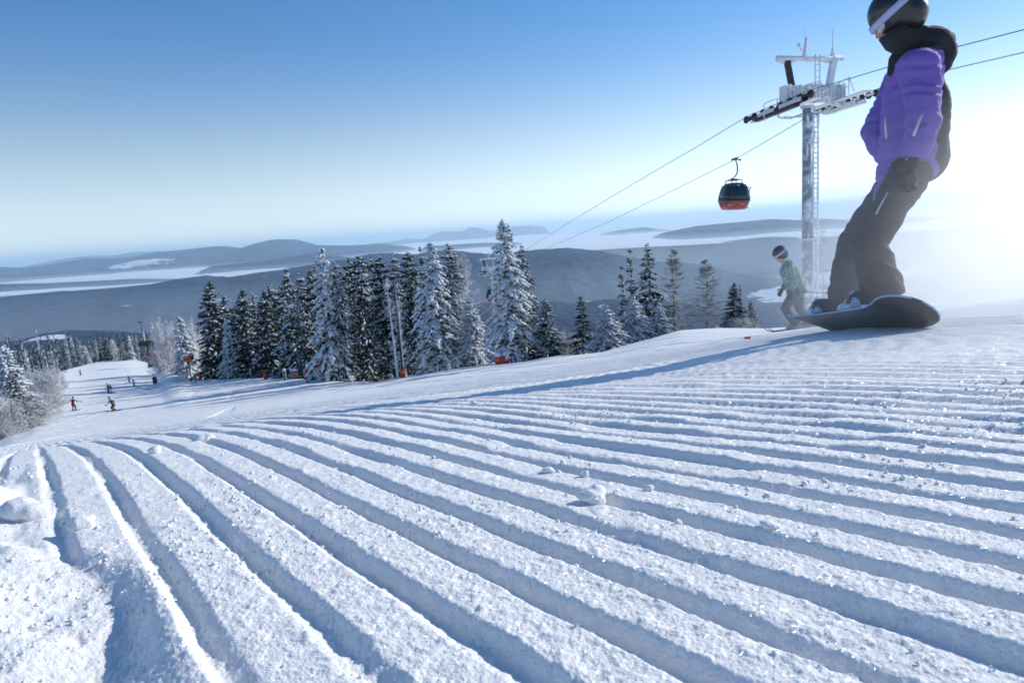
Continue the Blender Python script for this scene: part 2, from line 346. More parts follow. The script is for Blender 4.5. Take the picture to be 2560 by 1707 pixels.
# valley floor and the sea of fog lying in it
valm = hill_mat('valley_floor', (.05, .065, .075), FIELD, fsc=.01, amt=.5, sp=.0009)
def sheet(name, R, z, mat, n=220, amp=0, sc=1, y0=400, kind='structure'):
    rr = np.concatenate([np.geomspace(y0, R, n)]); aa = np.radians(np.linspace(-180, 180, 361))
    A, D = np.meshgrid(aa, rr); X = np.sin(A)*D; Y = np.cos(A)*D
    Z = z+amp*fbm(X/sc, Y/sc, 99, 5)
    n_, m = X.shape; i = np.arange((n_-1)*(m-1)); a = (i//(m-1))*m+i % (m-1)
    o = mesh_np(name, np.stack([X.ravel(), Y.ravel(), Z.ravel()], 1), np.stack([a, a+1, a+m+1, a+m], 1), mat); tag(o, kind=kind); return o
sheet('valley_floor', 95000, -452, valm, amp=14, sc=2500)
fogm = simple('fog_top', (.9, .92, .94), 1, noise=.02, nscale=.001, spec=0)
sheet('valley_fog', 94000, -285, fogm, amp=30, sc=3000, y0=7600, kind='stuff')
# ---------------------------------------------------------------- mesh builder
def frame(d):
    d = Vector(d).normalized(); a = Vector((0, 0, 1)) if abs(d.z) < .9 else Vector((1, 0, 0))
    s = d.cross(a).normalized(); return s, s.cross(d).normalized(), d
class MB:
    def __init__(self): self.v = []; self.f = []
    def add(self, vs, fs):
        o = len(self.v); self.v += [tuple(v) for v in vs]; self.f += [tuple(i+o for i in f) for f in fs]
    def box(self, c, s, rot=None):
        c = Vector(c); vs = []
        for x in (-.5, .5):
            for y in (-.5, .5):
                for z in (-.5, .5):
                    p = Vector((x*s[0], y*s[1], z*s[2])); vs.append(c+(rot @ p if rot else p))
        self.add(vs, [(0, 1, 3, 2), (4, 6, 7, 5), (0, 4, 5, 1), (2, 3, 7, 6), (0, 2, 6, 4), (1, 5, 7, 3)]); return self
    def beam(self, a, b, w, h=None):
        a = Vector(a); b = Vector(b); s, u, d = frame(b-a); h = h or w; L = (b-a).length
        rot = Matrix((s, d, u)).transposed(); return self.box((a+b)/2, (w, L, h), rot)
    def tube(self, pts, r, n=8, cap=True, ov=1):
        pts = [Vector(p) for p in pts]; m = len(pts); rs = r if hasattr(r, '__len__') else [r]*m; vs = []
        s = None
        for i, p in enumerate(pts):
            d = (pts[min(i+1, m-1)]-pts[max(i-1, 0)])
            if s is None: s, u, dd = frame(d)
            else:
                dd = d.normalized(); s = (s-dd*s.dot(dd)).normalized(); u = s.cross(dd)
            for k in range(n):
                t = 2*math.pi*k/n; vs.append(p+s*math.cos(t)*rs[i]+u*math.sin(t)*rs[i]*ov)
        fs = [(i*n+k, i*n+(k+1) % n, (i+1)*n+(k+1) % n, (i+1)*n+k) for i in range(m-1) for k in range(n)]
        if cap: fs += [tuple(range(n))[::-1], tuple((m-1)*n+k for k in range(n))]
        self.add(vs, fs); return self
    def disc(self, c, axis, r, w, n=18):
        a = Vector(axis).normalized(); c = Vector(c); return self.tube([c-a*w/2, c-a*w*.3, c+a*w*.3, c+a*w/2], [r*.93, r, r, r*.93], n)
    def ball(self, c, r, n=10, m=7, rot=None, jit=0):
        c = Vector(c); rx, ry, rz = r if hasattr(r, '__len__') else (r, r, r); vs = [c+(rot @ Vector((0, 0, rz)) if rot else Vector((0, 0, rz)))]
        for i in range(1, m):
            t = math.pi*i/m
            for k in range(n):
                a = 2*math.pi*k/n; j = 1+random.uniform(-jit, jit); p = Vector((rx*math.sin(t)*math.cos(a), ry*math.sin(t)*math.sin(a), rz*math.cos(t)))*j
                vs.append(c+(rot @ p if rot else p))
        p = Vector((0, 0, -rz)); vs.append(c+(rot @ p if rot else p)); fs = []
        for k in range(n): fs.append((0, 1+k, 1+(k+1) % n))
        for i in range(m-2):
            for k in range(n): fs.append((1+i*n+k, 1+(i+1)*n+k, 1+(i+1)*n+(k+1) % n, 1+i*n+(k+1) % n))
        b = 1+(m-2)*n
        for k in range(n): fs.append((b+k, len(vs)-1, b+(k+1) % n))
        self.add(vs, fs); return self
    def loft(self, secs, cap=True):
        n = len(secs[0]); vs = [p for s in secs for p in s]; m = len(secs)
        fs = [(i*n+k, i*n+(k+1) % n, (i+1)*n+(k+1) % n, (i+1)*n+k) for i in range(m-1) for k in range(n)]
        if cap: fs += [tuple(range(n))[::-1], tuple((m-1)*n+k for k in range(n))]
        self.add(vs, fs); return self
    def build(self, name, mat, parent=None, smooth=False, bevel=0, sub=0, auto=False):
        me = bpy.data.meshes.new(name); me.from_pydata(self.v, [], self.f); me.update()
        if bevel or auto:
            bm = bmesh.new(); bm.from_mesh(me)
            bmesh.ops.recalc_face_normals(bm, faces=bm.faces)
            if bevel:
                es = [e for e in bm.edges if len(e.link_faces) == 2 and e.calc_face_angle(0) > .6]
                bmesh.ops.bevel(bm, geom=es, offset=bevel, segments=2, affect='EDGES', profile=.6)
            bm.to_mesh(me); bm.free()
        if smooth: me.polygons.foreach_set('use_smooth', [True]*len(me.polygons))
        me.materials.append(mat); o = bpy.data.objects.new(name, me); COL.objects.link(o)
        if parent: o.parent = parent
        if sub: md = o.modifiers.new('s', 'SUBSURF'); md.levels = sub; md.render_levels = sub
        return o

# ---------------------------------------------------------------- trees
M['needles'] = simple('needles', (.030, .055, .030), .8, nscale=3, noise=.35)
M['needles_dark'] = simple('needles_dark', (.018, .036, .022), .8, nscale=3, noise=.35)
M['bark'] = frosted('bark', (.07, .05, .035), amount=.25, nscale=3)
M['bark_frost'] = frosted('bark_frost', (.14, .12, .10), amount=.95, nscale=2.5)
M['twig_frost'] = frosted('twig_frost', (.24, .20, .155), snow=(.74, .75, .76), amount=.62, nscale=1.3)
M['twig_brown'] = frosted('twig_brown', (.13, .105, .075), snow=(.6, .62, .62), amount=.45, nscale=1.3)
def strips(P0, P1, W, UPV, sag=.0):
    # flat leaf-like strips from P0 to P1 with half width W in direction UPV x dir, bent in the middle
    D = P1-P0; Sd = np.cross(D, UPV); Sd /= np.maximum(np.linalg.norm(Sd, axis=1, keepdims=True), 1e-6); Sd *= W[:, None]
    Mi = (P0+P1)/2; Mi[:, 2] += sag
    V = np.stack([P0-Sd*.4, P0+Sd*.4, Mi+Sd, P1+Sd*.25, P1-Sd*.25, Mi-Sd], 1).reshape(-1, 3)
    b = np.arange(len(P0))*6
    return V, np.concatenate([np.stack([b, b+1, b+2, b+5], 1), np.stack([b+5, b+2, b+3, b+4], 1)])
def lumps(P0, P1, W, Hh, g):
    # small pillows of snow lying along P0 to P1
    D = P1-P0; Z = np.zeros_like(D); Z[:, 2] = 1; Sd = np.cross(D, Z); Sd /= np.maximum(np.linalg.norm(Sd, axis=1, keepdims=True), 1e-6)
    Vs = []; n = len(P0); ts = [0, .3, .7, 1.0]; ws = [.35, 1, .95, .3]
    for t, w in zip(ts, ws):
        C = P0+D*t; j = g.uniform(.75, 1.25, (n, 1)); ww = (W[:, None]*w)*j; hh = (Hh[:, None]*w)*g.uniform(.8, 1.25, (n, 1))
        Vs += [C-Sd*ww-Z*hh*.45, C-Sd*ww*.55+Z*hh*.75, C+Sd*ww*.55+Z*hh*.75, C+Sd*ww-Z*hh*.45]
    V = np.stack(Vs, 1).reshape(-1, 3); b = np.arange(n)*16; Q = []
    for i in range(3):
        for k in range(4):
            Q.append(np.stack([b+i*4+k, b+i*4+(k+1) % 4, b+(i+1)*4+(k+1) % 4, b+(i+1)*4+k], 1))
    Q.append(np.stack([b+3, b+2, b+1, b], 1)); Q.append(np.stack([b+12, b+13, b+14, b+15], 1))
    return V, np.concatenate(Q)
def join(parts):
    V = []; Q = []; o = 0
    for v, q in parts: V.append(v); Q.append(q+o); o += len(v)
    return np.concatenate(V), np.concatenate(Q)
def trunk_mesh(name, H, r, mat, parent, seed=0, bend=.02):
    g = np.random.default_rng(seed); b = MB(); pts = []; rr = []
    for i in range(9):
        t = i/8; pts.append((bend*H*math.sin(t*3+seed)*.3, bend*H*math.cos(t*2.3+seed)*.3-bend*H*.3*math.cos(seed), t*H*.985-.4*(i == 0))); rr.append(r*(1-t)**.9+.012)
    return b.tube(pts, rr, 7).build(name, mat, parent, True)
def make_spruce(H, R, snow, seed, start=.03, droop=.5, dens=1.0, dark=False, tip=.8):
    """snow 0..1; returns an Empty with trunk, crown and snow_cover"""
    g = np.random.default_rng(seed)
    root = empty('spruce_tree', (0, 0, 0))
    trunk_mesh('trunk', H, H*.016+.03, M['bark'], root, seed)
    nb = int(H*26*dens); h = start+(1-start)*(g.uniform(0, 1, nb)**.85); h = np.sort(h)
    h = h+.012*np.sin(h*H*9)
    az = g.uniform(0, 2*math.pi, nb); L = R*(1-h)**tip*g.uniform(.62, 1.12, nb)*(1-.35*np.exp(-(h-start)/.06)) + .06
    # a few gaps and lopsided sides
    L *= 1-.30*(vn(az*1.1+seed, h*7, seed) > .66)
    up = np.where(h > .8, .55, .12)
    def pt(s, i):   # position along branch
        r = s*L[i]; z = h[i]*H+L[i]*(up[i]*s-(droop+.25*(1-h[i]))*s*s+.12*s**4)
        return np.stack([np.cos(az[i])*r, np.sin(az[i])*r, z], -1)
    nt_ = 11; I = np.repeat(np.arange(nb), nt_); Sg = g.uniform(.12, 1, len(I))
    keep = g.uniform(0, 1, len(I)) < np.clip(L[I]/R*1.5+.25, 0, 1); I = I[keep]; Sg = Sg[keep]
    P0 = pt(Sg, I); side = g.choice([-1, 1], len(I))*g.uniform(.35, 1.1, len(I)); ta = az[I]+side
    tl = (.10+.34*L[I]*(1.12-Sg))*g.uniform(.6, 1.2, len(I)); tl = np.minimum(tl, .75)
    dz = -g.uniform(.15, .75, len(I))*(.6+droop)
    T = np.stack([np.cos(ta)*tl, np.sin(ta)*tl, dz*tl], 1); P1 = P0+T
    w = np.minimum(.035+.10*tl, .10)*g.uniform(.7, 1.4, len(I))
    Up = np.tile([0, 0, 1.], (len(I), 1))+g.normal(0, .35, (len(I), 3))
    parts = [strips(P0, P1, w, Up, -.01)]
    # hanging curtains of twigs under the branches
    I2 = g.integers(0, nb, int(len(I)*.9)); S2 = g.uniform(.15, 1, len(I2)); Q0 = pt(S2, I2); hl = g.uniform(.10, .38, len(I2))*(.35+.65*L[I2]/R)
    Q1 = Q0+np.stack([g.normal(0, .06, len(I2)), g.normal(0, .06, len(I2)), -hl], 1)
    parts.append(strips(Q0, Q1, np.full(len(I2), .035), np.stack([np.cos(az[I2]+1.57), np.sin(az[I2]+1.57), 0*hl], 1)+g.normal(0, .3, (len(I2), 3))))
    # branch ribs
    for a, b_ in ((0., .35), (.35, .7), (.7, 1.)):
        ii = np.arange(nb); A0 = pt(np.full(nb, a), ii); A1 = pt(np.full(nb, b_), ii)
        parts.append(strips(A0, A1, .05+.02*L, np.tile([0, 0, 1.], (nb, 1))+g.normal(0, .2, (nb, 3))))
    V, Q = join(parts)
    mesh_np('crown', V, Q, M['needles_dark' if dark else 'needles'], smooth=False, parent=root)
    # snow pillows
    k = g.uniform(0, 1, len(I)) < snow*.95; sp = []
    P0s = P0[k]+[0, 0, .025]; P1s = (P0+(P1-P0)*g.uniform(.55, 1.02, (len(I), 1)))[k]+[0, 0, .02]
    sp.append(lumps(P0s, P1s, (w*g.uniform(.5, 1.0+(1.1 if snow > .8 else .5)*snow, len(I)))[k]+.01, (.028+(.085 if snow > .8 else .06)*snow*g.uniform(.3, 1, len(I)))[k], g))
    kb = np.where(g.uniform(0, 1, nb) < snow*1.1)[0]
    for a, b_ in ((.15, .42), (.4, .72), (.7, 1.03)):
        kk = kb[g.uniform(0, 1, len(kb)) < .55+.4*snow]
        A0 = pt(np.full(len(kk), a), kk)+[0, 0, .03]; A1 = pt(np.full(len(kk), b_), kk)+[0, 0, .03]
        sp.append(lumps(A0, A1, (.03+.07*snow)*g.uniform(.5, 1.3, len(kk))*(.5+.6*L[kk]/R), (.03+.07*snow)*g.uniform(.6, 1.4, len(kk)), g))
    kc = g.uniform(0, 1, len(I2)) < snow*.55
    sp.append(strips(Q0[kc]+[.01, .01, .01], Q1[kc], np.full(kc.sum(), .028), np.stack([np.cos(az[I2]+1.57), np.sin(az[I2]+1.57), 0*hl], 1)[kc]+g.normal(0, .3, (kc.sum(), 3))))
    V, Q = join(sp)
    mesh_np('snow_cover', V, Q, M['tree_snow'], smooth=True, parent=root)
    root['H'] = H
    return root
def make_larch(H, R, seed, mat, start=.12, up=.25, name='larch_tree', fine=1.0, tip=.7, snowy=.25):
    g = np.random.default_rng(seed); root = empty(name, (0, 0, 0)); trunk_mesh('trunk', H, H*.011+.02, mat, root, seed, .03)
    nb = int(H*11*fine); h = start+(1-start)*np.sort(g.uniform(0, 1, nb)); az = g.uniform(0, 6.283, nb)
    L = R*(1-h)**tip*g.uniform(.5, 1.15, nb)+.1
    def pt(s, i): r = s*L[i]; return np.stack([np.cos(az[i])*r, np.sin(az[i])*r, h[i]*H+L[i]*(-.12*s+(up+.25*h[i])*s*s)], -1)
    parts = []
    for a, b_ in ((0, .33), (.33, .66), (.66, 1.)):
        ii = np.arange(nb); A0 = pt(np.full(nb, a), ii); A1 = pt(np.full(nb, b_), ii)
        for u in ([0, 0, 1.], [1., .3, 0]): parts.append(strips(A0, A1, np.full(nb, .022*(1.3-a)), np.tile(u, (nb, 1))))
    I = np.repeat(np.arange(nb), int(13*fine)); Sg = g.uniform(.08, 1, len(I)); P0 = pt(Sg, I); ta = az[I]+g.choice([-1, 1], len(I))*g.uniform(.4, 1.2, len(I)); tl = (.08+.22*L[I]*(1.1-Sg))*g.uniform(.5, 1.2, len(I))
    P1 = P0+np.stack([np.cos(ta)*tl, np.sin(ta)*tl, g.uniform(-.5, .45, len(I))*tl], 1)
    parts.append(strips(P0, P1, np.full(len(I), .011), g.normal(0, 1, (len(I), 3))))
    J = g.integers(0, len(I), len(I)*2); q = g.uniform(.2, 1, (len(J), 1)); B0 = P0[J]+(P1-P0)[J]*q; B1 = B0+g.normal(0, .07, (len(J), 3))+[0, 0, -.02]
    parts.append(strips(B0, B1, np.full(len(J), .008), g.normal(0, 1, (len(J), 3))))
    V, Q = join(parts); mesh_np('crown', V, Q, mat, smooth=False, parent=root)
    root['H'] = H; return root
def make_bush(H, R, seed, mat, name='frosted_shrub', n=150):
    g = np.random.default_rng(seed); root = empty(name, (0, 0, 0)); b = MB()
    for k in range(4): a = g.uniform(0, 6.28); b.tube([(0, 0, -.3), (math.cos(a)*R*.12, math.sin(a)*R*.12, H*.3), (math.cos(a)*R*.3, math.sin(a)*R*.3, H*.65)], [.05, .035, .015], 5)
    b.build('stem', mat, root, True)
    z = g.uniform(.12, 1, n); az = g.uniform(0, 6.283, n); rr = R*np.sqrt(np.clip(1-(np.abs(z-.45)/.58)**2.2, .02, 1))*g.uniform(.55, 1.08, n)
    A0 = np.stack([np.cos(az)*rr*.15, np.sin(az)*rr*.15, z*H*.55], 1); A1 = np.stack([np.cos(az)*rr, np.sin(az)*rr, z*H], 1)
    parts = [strips(A0, A1, np.full(n, .016), g.normal(0, 1, (n, 3)))]
    P0, P1 = A0, A1; c = n
    for lv, (m, l, w_) in enumerate([(9, .30, .011), (4, .15, .009), (3, .08, .008)]):
        J = np.repeat(np.arange(len(P0)), m); q = g.uniform(.25, 1, (len(J), 1)); B0 = P0[J]+(P1-P0)[J]*q; d = (P1-P0)[J]; d /= np.linalg.norm(d, axis=1, keepdims=True)
        dd = d*.7+g.normal(0, .6, (len(J), 3)); B1 = B0+dd*l*R*.55*g.uniform(.5, 1.2, (len(J), 1))
        parts.append(strips(B0, B1, np.full(len(J), w_), g.normal(0, 1, (len(J), 3)))); P0, P1 = B0, B1
    V, Q = join(parts); mesh_np('crown', V, Q, mat, smooth=False, parent=root); root['H'] = H; return root

def plant(proto, x, y, Y, wpx=None, label=None, cat='spruce', group=None, used=set()):
    """stand a copy with its tip at photo point (x, y) at depth Y, its foot on the ground"""
    tp = at_depth(x, y, Y); gz = float(ground_z(tp.x, tp.y, False)); H = tp.z-gz
    t = proto if proto.name not in used else copy_tree(proto); used.add(proto.name)
    for c in (t.children if t is proto else []): pass
    t.location = (tp.x, tp.y, gz-.1); s = (H+.1)/proto['H']
    r0 = proto.get('R', 1.0); wx = s
    if wpx: wx = (wpx*Y/(2352*24/36)/2)/proto['R']
    t.scale = (wx, wx, s); t.rotation_euler = (0, 0, random.uniform(0, 6.28))
    tag(t, label, cat, group); return t
def P(root, R): root['R'] = R; return root
SP = dict(
 heavy=P(make_spruce(10, 2.3, .95, 3, droop=.62, dens=1.15), 2.0),
 heavy2=P(make_spruce(9, 2.3, .85, 14, droop=.7, dens=1.15), 2.0),
 mid=P(make_spruce(10, 2.0, .40, 5, droop=.55, dens=1.0), 1.8),
 mid2=P(make_spruce(10, 2.0, .24, 8, droop=.5, dens=1.25, dark=True), 1.8),
 tall=P(make_spruce(12, 1.9, .24, 21, start=.20, droop=.5, dens=1.1, dark=True, tip=.55), 1.8),
 tall2=P(make_spruce(12, 2.0, .5, 24, start=.22, droop=.55, dens=.8, tip=.6), 1.8),
 dark=P(make_spruce(8, 2.0, .10, 31, droop=.35, dens=1.0, dark=True), 1.8),
 thin=P(make_spruce(9, 1.6, .45, 37, droop=.4, dens=.75, dark=True, tip=1.35), 1.5),
 larch=P(make_larch(9, 2.1, 41, M['twig_brown'], fine=1.7), 1.9),
 larchf=P(make_larch(9, 1.8, 43, M['twig_frost'], start=.05, fine=1.3), 1.7),
 bush=P(make_bush(3, 1.6, 51, M['twig_frost']), 1.6),
 snag=P(make_larch(10, .6, 61, M['bark_frost'], start=.1, up=-.2, name='bare_spruce', fine=.8, tip=.2), .7))
LAB = 'edge trees beside the piste'
for k, x, y, Y, w_, lab, cat in [
 ('heavy', 1155, 498, 40, 165, 'tallest snow-laden spruce of all, standing alone right of the forest, white pads at its foot', 'spruce'),
 ('heavy2', 988, 556, 46, 165, 'broad white-frosted spruce at the right end of the dense forest', 'spruce'),
 ('tall2', 1028, 556, 52, 140, 'snowy spruce with thin top, close behind the broad white one', 'spruce'),
 ('larchf', 1064, 583, 50, 130, 'frosted grey larch between the dense forest and the tallest spruce', 'larch'),
 ('heavy', 1076, 680, 46, 120, 'low snow-covered spruce at the foot of the grey larch beside the tallest spruce', 'spruce'),
 ('mid', 1196, 560, 43, 120, 'second spruce leaning in against the right side of the tallest one', 'spruce'),
 ('mid', 1252, 684, 40, 120, 'small frosted spruce just right of the tallest spruce', 'spruce'),
 ('bush', 1305, 760, 42, 90, 'round frosted shrub left of the small dark spruce', 'shrub'),
 ('dark', 1333, 680, 40, 95, 'small dark spruce almost free of snow', 'spruce'),
 ('heavy2', 1392, 700, 33, 125, 'squat bushy spruce with drooping white boughs, nearest the slope edge', 'spruce'),
 ('thin', 1426, 606, 40, 100, 'left one of two thin pointed spruce tops behind the squat spruce', 'spruce'),
 ('thin', 1445, 568, 38, 110, 'taller one of two thin pointed spruce tops behind the squat spruce', 'spruce'),
 ('heavy2', 1455, 680, 35, 125, 'snow-loaded spruce standing right against the squat one', 'spruce'),
 ('mid', 1487, 556, 38, 135, 'tall spruce with a needle-thin frosted spire, left of the first bare larch', 'spruce'),
 ('heavy', 1515, 700, 36, 100, 'low snowy spruce at the foot of the needle-thin spire', 'spruce'),
 ('larch', 1546, 572, 38, 110, 'bare brown larch behind the low snowy spruce', 'larch'),
 ('larch', 1620, 596, 36, 115, 'bare larch standing apart with upswept branches', 'larch'),
 ('mid2', 1686, 648, 37, 85, 'dark twin-topped spruce right of the bare larch', 'spruce'),
 ('thin', 1700, 652, 38, 50, 'second narrow top of the dark twin-topped spruce', 'spruce'),
 ('mid', 1725, 690, 37, 55, 'small frosted spruce at the right end before the skier', 'spruce'),
 ('bush', 1705, 728, 36, 75, 'frosted shrub under the dark twin-topped spruce', 'shrub'),
 ('larchf', 1890, 530, 44, 100, 'white-frosted larch right behind the lift pylon', 'larch'),
 ('larchf', 1918, 590, 46, 70, 'frosted tree between the lift pylon and the snowboarder', 'larch'),
 ('thin', 964, 562, 54, 90, 'dark spruce top just left of the broad white spruce', 'spruce'),
 ('tall', 935, 578, 52, 115, 'spruce with crusted crown over the row of bare white stems', 'spruce'),
 ('tall2', 905, 582, 56, 90, 'narrow frosted spruce right behind the bare white stems', 'spruce'),
 ('tall', 870, 592, 56, 125, 'round-topped frosted spruce in the middle of the forest', 'spruce'),
 ('tall', 822, 588, 62, 110, 'spruce with dark hollow trunk area and snowy tip mid forest', 'spruce'),
 ('tall', 800, 612, 66, 90, 'slender spruce between the blue-white one and the dark hollow one', 'spruce'),
 ('tall2', 770, 600, 62, 110, 'frosted spruce tucked against the right of the blue-white giant', 'spruce'),
 ('heavy2', 736, 568, 62, 150, 'blue-white giant spruce, tallest of the left forest half', 'spruce'),
 ('mid2', 688, 645, 70, 95, 'dark sparse-topped spruce beside a lamp pole', 'spruce'),
 ('mid', 655, 616, 72, 145, 'pointed spruce left of the dark sparse-topped one', 'spruce'),
 ('mid2', 605, 664, 76, 135, 'third spruce from the left end of the forest', 'spruce'),
 ('mid2', 555, 660, 79, 135, 'second spruce from the left end of the forest', 'spruce'),
 ('mid2', 478, 644, 82, 150, 'leftmost full-grown spruce of the forest', 'spruce'),
 ('heavy', 518, 730, 80, 80, 'lower snowy spruce tucked between the two leftmost full-grown ones', 'spruce'),
 ('heavy', 411, 724, 92, 95, 'small snow-caked spruce at the left tip of the forest above the snow gun', 'spruce'),
 ('larchf', 438, 735, 98, 75, 'frosted tree behind the small snow-caked spruce', 'larch'),
 ('bush', 376, 735, 112, 95, 'big grey frosted tree at the far left tip of the forest', 'shrub'),
 ('bush', 440, 745, 104, 85, 'grey frosted shrub crown behind the leftmost forest trees', 'shrub'),
 ('heavy', 8, 790, 46, 130, 'snow-caked spruce at the left picture edge beside the piste', 'spruce'),
 ('mid', 30, 850, 44, 130, 'lower spruce in front of the snow-caked one at the left picture edge', 'spruce'),
 ('bush', 84, 842, 60, 120, 'big pale frosted shrub left of the piste behind the red marker', 'shrub'),
 ('bush', 30, 905, 43, 170, 'frosted shrub lowest at the left picture edge', 'shrub'),
 ('bush', -40, 900, 40, 160, 'frosted shrub cut by the left picture edge', 'shrub'),
 ]:
    plant(SP[k], x, y, Y+(float(np.interp(x, [360, 400, 500, 700], [18, 24, 22, 3])) if 360 < x < 700 else 0), w_, lab, cat, LAB)
for x, y, Y, lab in [(889, 640, 50, 'left bare white stem in front of the dark forest'), (911, 690, 49, 'middle bare white stem in front of the dark forest'), (957, 660, 48, 'right bare white stem in front of the dark forest')]:
    plant(SP['snag'], x, y, Y, 34, lab, 'bare tree', LAB)
# deeper rows filling the dark wood
for i in range(32):
    x = 490+i*17.3+random.uniform(-9, 9); y = 668-80*sstep(560, 760, x)+random.uniform(0, 46)
    plant(SP[('tall', 'mid2', 'tall2')[i % 3]], x, float(y), float(np.interp(x, [480, 1050], [112, 62]))+random.uniform(0, 6), 110, ('slender high-crowned', 'dark full-crowned', 'frosted high-crowned')[i % 3]+' spruce in the inner rows of the dense forest', 'spruce', ('high-crowned', 'full-crowned', 'frosted')[i % 3]+' spruces inside the forest')
# wood beyond the end of the piste
for i in range(104):
    x = -30+i*4.1+random.uniform(-6, 6); Y = random.uniform(205, 300); y = 762+random.uniform(-4, 36)
    if 300 < x: y -= 4
    k = ('mid2', 'dark', 'mid', 'mid2', 'larchf', 'dark', 'heavy', 'mid2')[i % 8]
    plant(SP[k], x, y, Y, random.uniform(22, 38), {'mid': 'green and white spruce', 'heavy': 'wholly snow-caked spruce', 'mid2': 'dark spruce', 'dark': 'nearly black spruce', 'larchf': 'pale frosted larch', 'heavy2': 'broad snow-hung spruce'}[k]+' in the wood beyond the end of the piste', 'tree', {'mid': 'green and white spruces', 'heavy': 'snow-caked spruces', 'mid2': 'dark spruces', 'dark': 'nearly black spruces', 'larchf': 'frosted larches', 'heavy2': 'broad spruces'}[k]+' beyond the end of the piste')
# ---------------------------------------------------------------- gondola lift
M['steel_frost'] = frosted('steel_frost', (.30, .32, .34), snow=(.70, .73, .77), amount=.75, nscale=4)
M['mast_frost'] = frosted('mast_frost', (.26, .29, .32), snow=(.72, .75, .80), amount=.32, nscale=1.6, bump=.03)
M['rime'] = simple('rime', (.74, .77, .81), .85, nscale=12, noise=.08, bump=.04)
M['black'] = simple('black', (.018, .018, .02), .45)
M['rubber'] = simple('rubber', (.03, .03, .032), .7)
M['rope'] = simple('rope', (.13, .15, .17), .5, metal=.4)
M['pale_bar'] = simple('pale_bar', (.55, .56, .62), .6)
RAZ = R_(-13); RD = Vector((math.sin(RAZ), math.cos(RAZ), 0)); RN = Vector((RD.y, -RD.x, 0))   # downhill direction of the ropes, and across them
TY = 40.0
def foot_px(x, Y): d = ray(x, 700); return d[0]/d[1]*Y
def rope_pt(side, px, py):
    # the point of a rope (running in the vertical plane through its side of the tower) seen at px, py
    d = ray(px, py); k = d[0]/d[1]; X0 = ROPEX[side]
    s = (X0-k*TY)/(k*RD.y-RD.x); Y = TY+RD.y*s; return Vector((X0+RD.x*s, Y, d[2]/d[1]*Y)), s
ROPEX = [at_depth(1787, 240, TY).x, at_depth(1945, 236, TY).x]
TX = (ROPEX[0]+ROPEX[1])/2; GAUGE = (ROPEX[1]-ROPEX[0])
tgz = float(ground_z(TX, TY, False)); tw = empty('lift_pylon', (TX, TY, tgz-.3), -RAZ, 'tall rime-covered steel pylon of the gondola lift with crossarms, ladder and pulleys', 'lift pylon', 'gondola lift pylons')
inv = (Matrix.Translation(tw.location) @ Matrix.Rotation(-RAZ, 4, 'Z')).inverted()
def TL(x, y, Y=TY): return inv @ at_depth(x, y, Y)
zt = TL(1862, 245).z; mx = TL(1852, 400).x
mb = MB(); ring = []
mb.tube([(mx, 0, 0), (mx, 0, zt*.5), (mx, 0, zt)], [.33, .29, .25], 20); mast = mb.build('mast', M['mast_frost'], tw, True)
b = MB()
b.tube([(mx, 0, zt-.08), (mx, 0, zt-.07), (mx, 0, zt+.07), (mx, 0, zt+.08)], [.2, .36, .36, .2], 20); b.build('flange', M['steel_frost'], tw); b = MB()
fz = TL(1855, 548).z; b.tube([(mx, 0, fz-.06), (mx, 0, fz-.05), (mx, 0, fz+.05), (mx, 0, fz+.06)], [.2, .43, .43, .2], 20)
b.build('flange', M['steel_frost'], tw)
# ladder on the right flank, crusted with rime
lad = MB(); lx = TL(1866, 400).x; r0 = .05; z = .2
random.seed(5)
for dx in (-.17, .17): lad.tube([(lx+dx*.9, -.28, k*.5) for k in range(int(zt/.5)+1)], [.045+random.uniform(0, .03) for k in range(int(zt/.5)+1)], 6)
while z < zt: lad.tube([(lx-.17, -.28, z), (lx+.17, -.28, z)], .028+random.uniform(0, .02), 5); z += .28
for z in np.arange(1, zt, 2.2): lad.beam((mx+.15, -.2, z), (lx, -.28, z), .06)
lad.build('ladder', M['rime'], tw, True)
# ribbed crossarm
z1 = TL(1860, 196).z; z2 = TL(1860, 236).z; hw = GAUGE/2
b = MB(); b.box((0, 0, (z1+z2)/2), (GAUGE*.96, .5, (z1-z2)*.8))
for i in range(17):
    x = -hw*.97+i*hw*1.94/16; b.box((x, -.02, (z1+z2)/2), (.07, .62, (z1-z2)*random.uniform(.9, 1.02)))
b.build('crossarm', M['steel_frost'], tw, bevel=.02)
b = MB()
for i in range(60): b.ball((random.uniform(-hw, hw), random.choice([-.3, .3]), random.uniform(z2-.05, z1+.05)), (random.uniform(.05, .16), .06, random.uniform(.05, .2)), 6, 5, jit=.2)
for i in range(26): z = random.uniform(zt*.3, zt); b.ball((mx+random.uniform(-.2, .3), -.26, z), (.05, .07, random.uniform(.1, .3)), 6, 5, jit=.2)
b.build('rime_crust', M['rime'], tw, True)
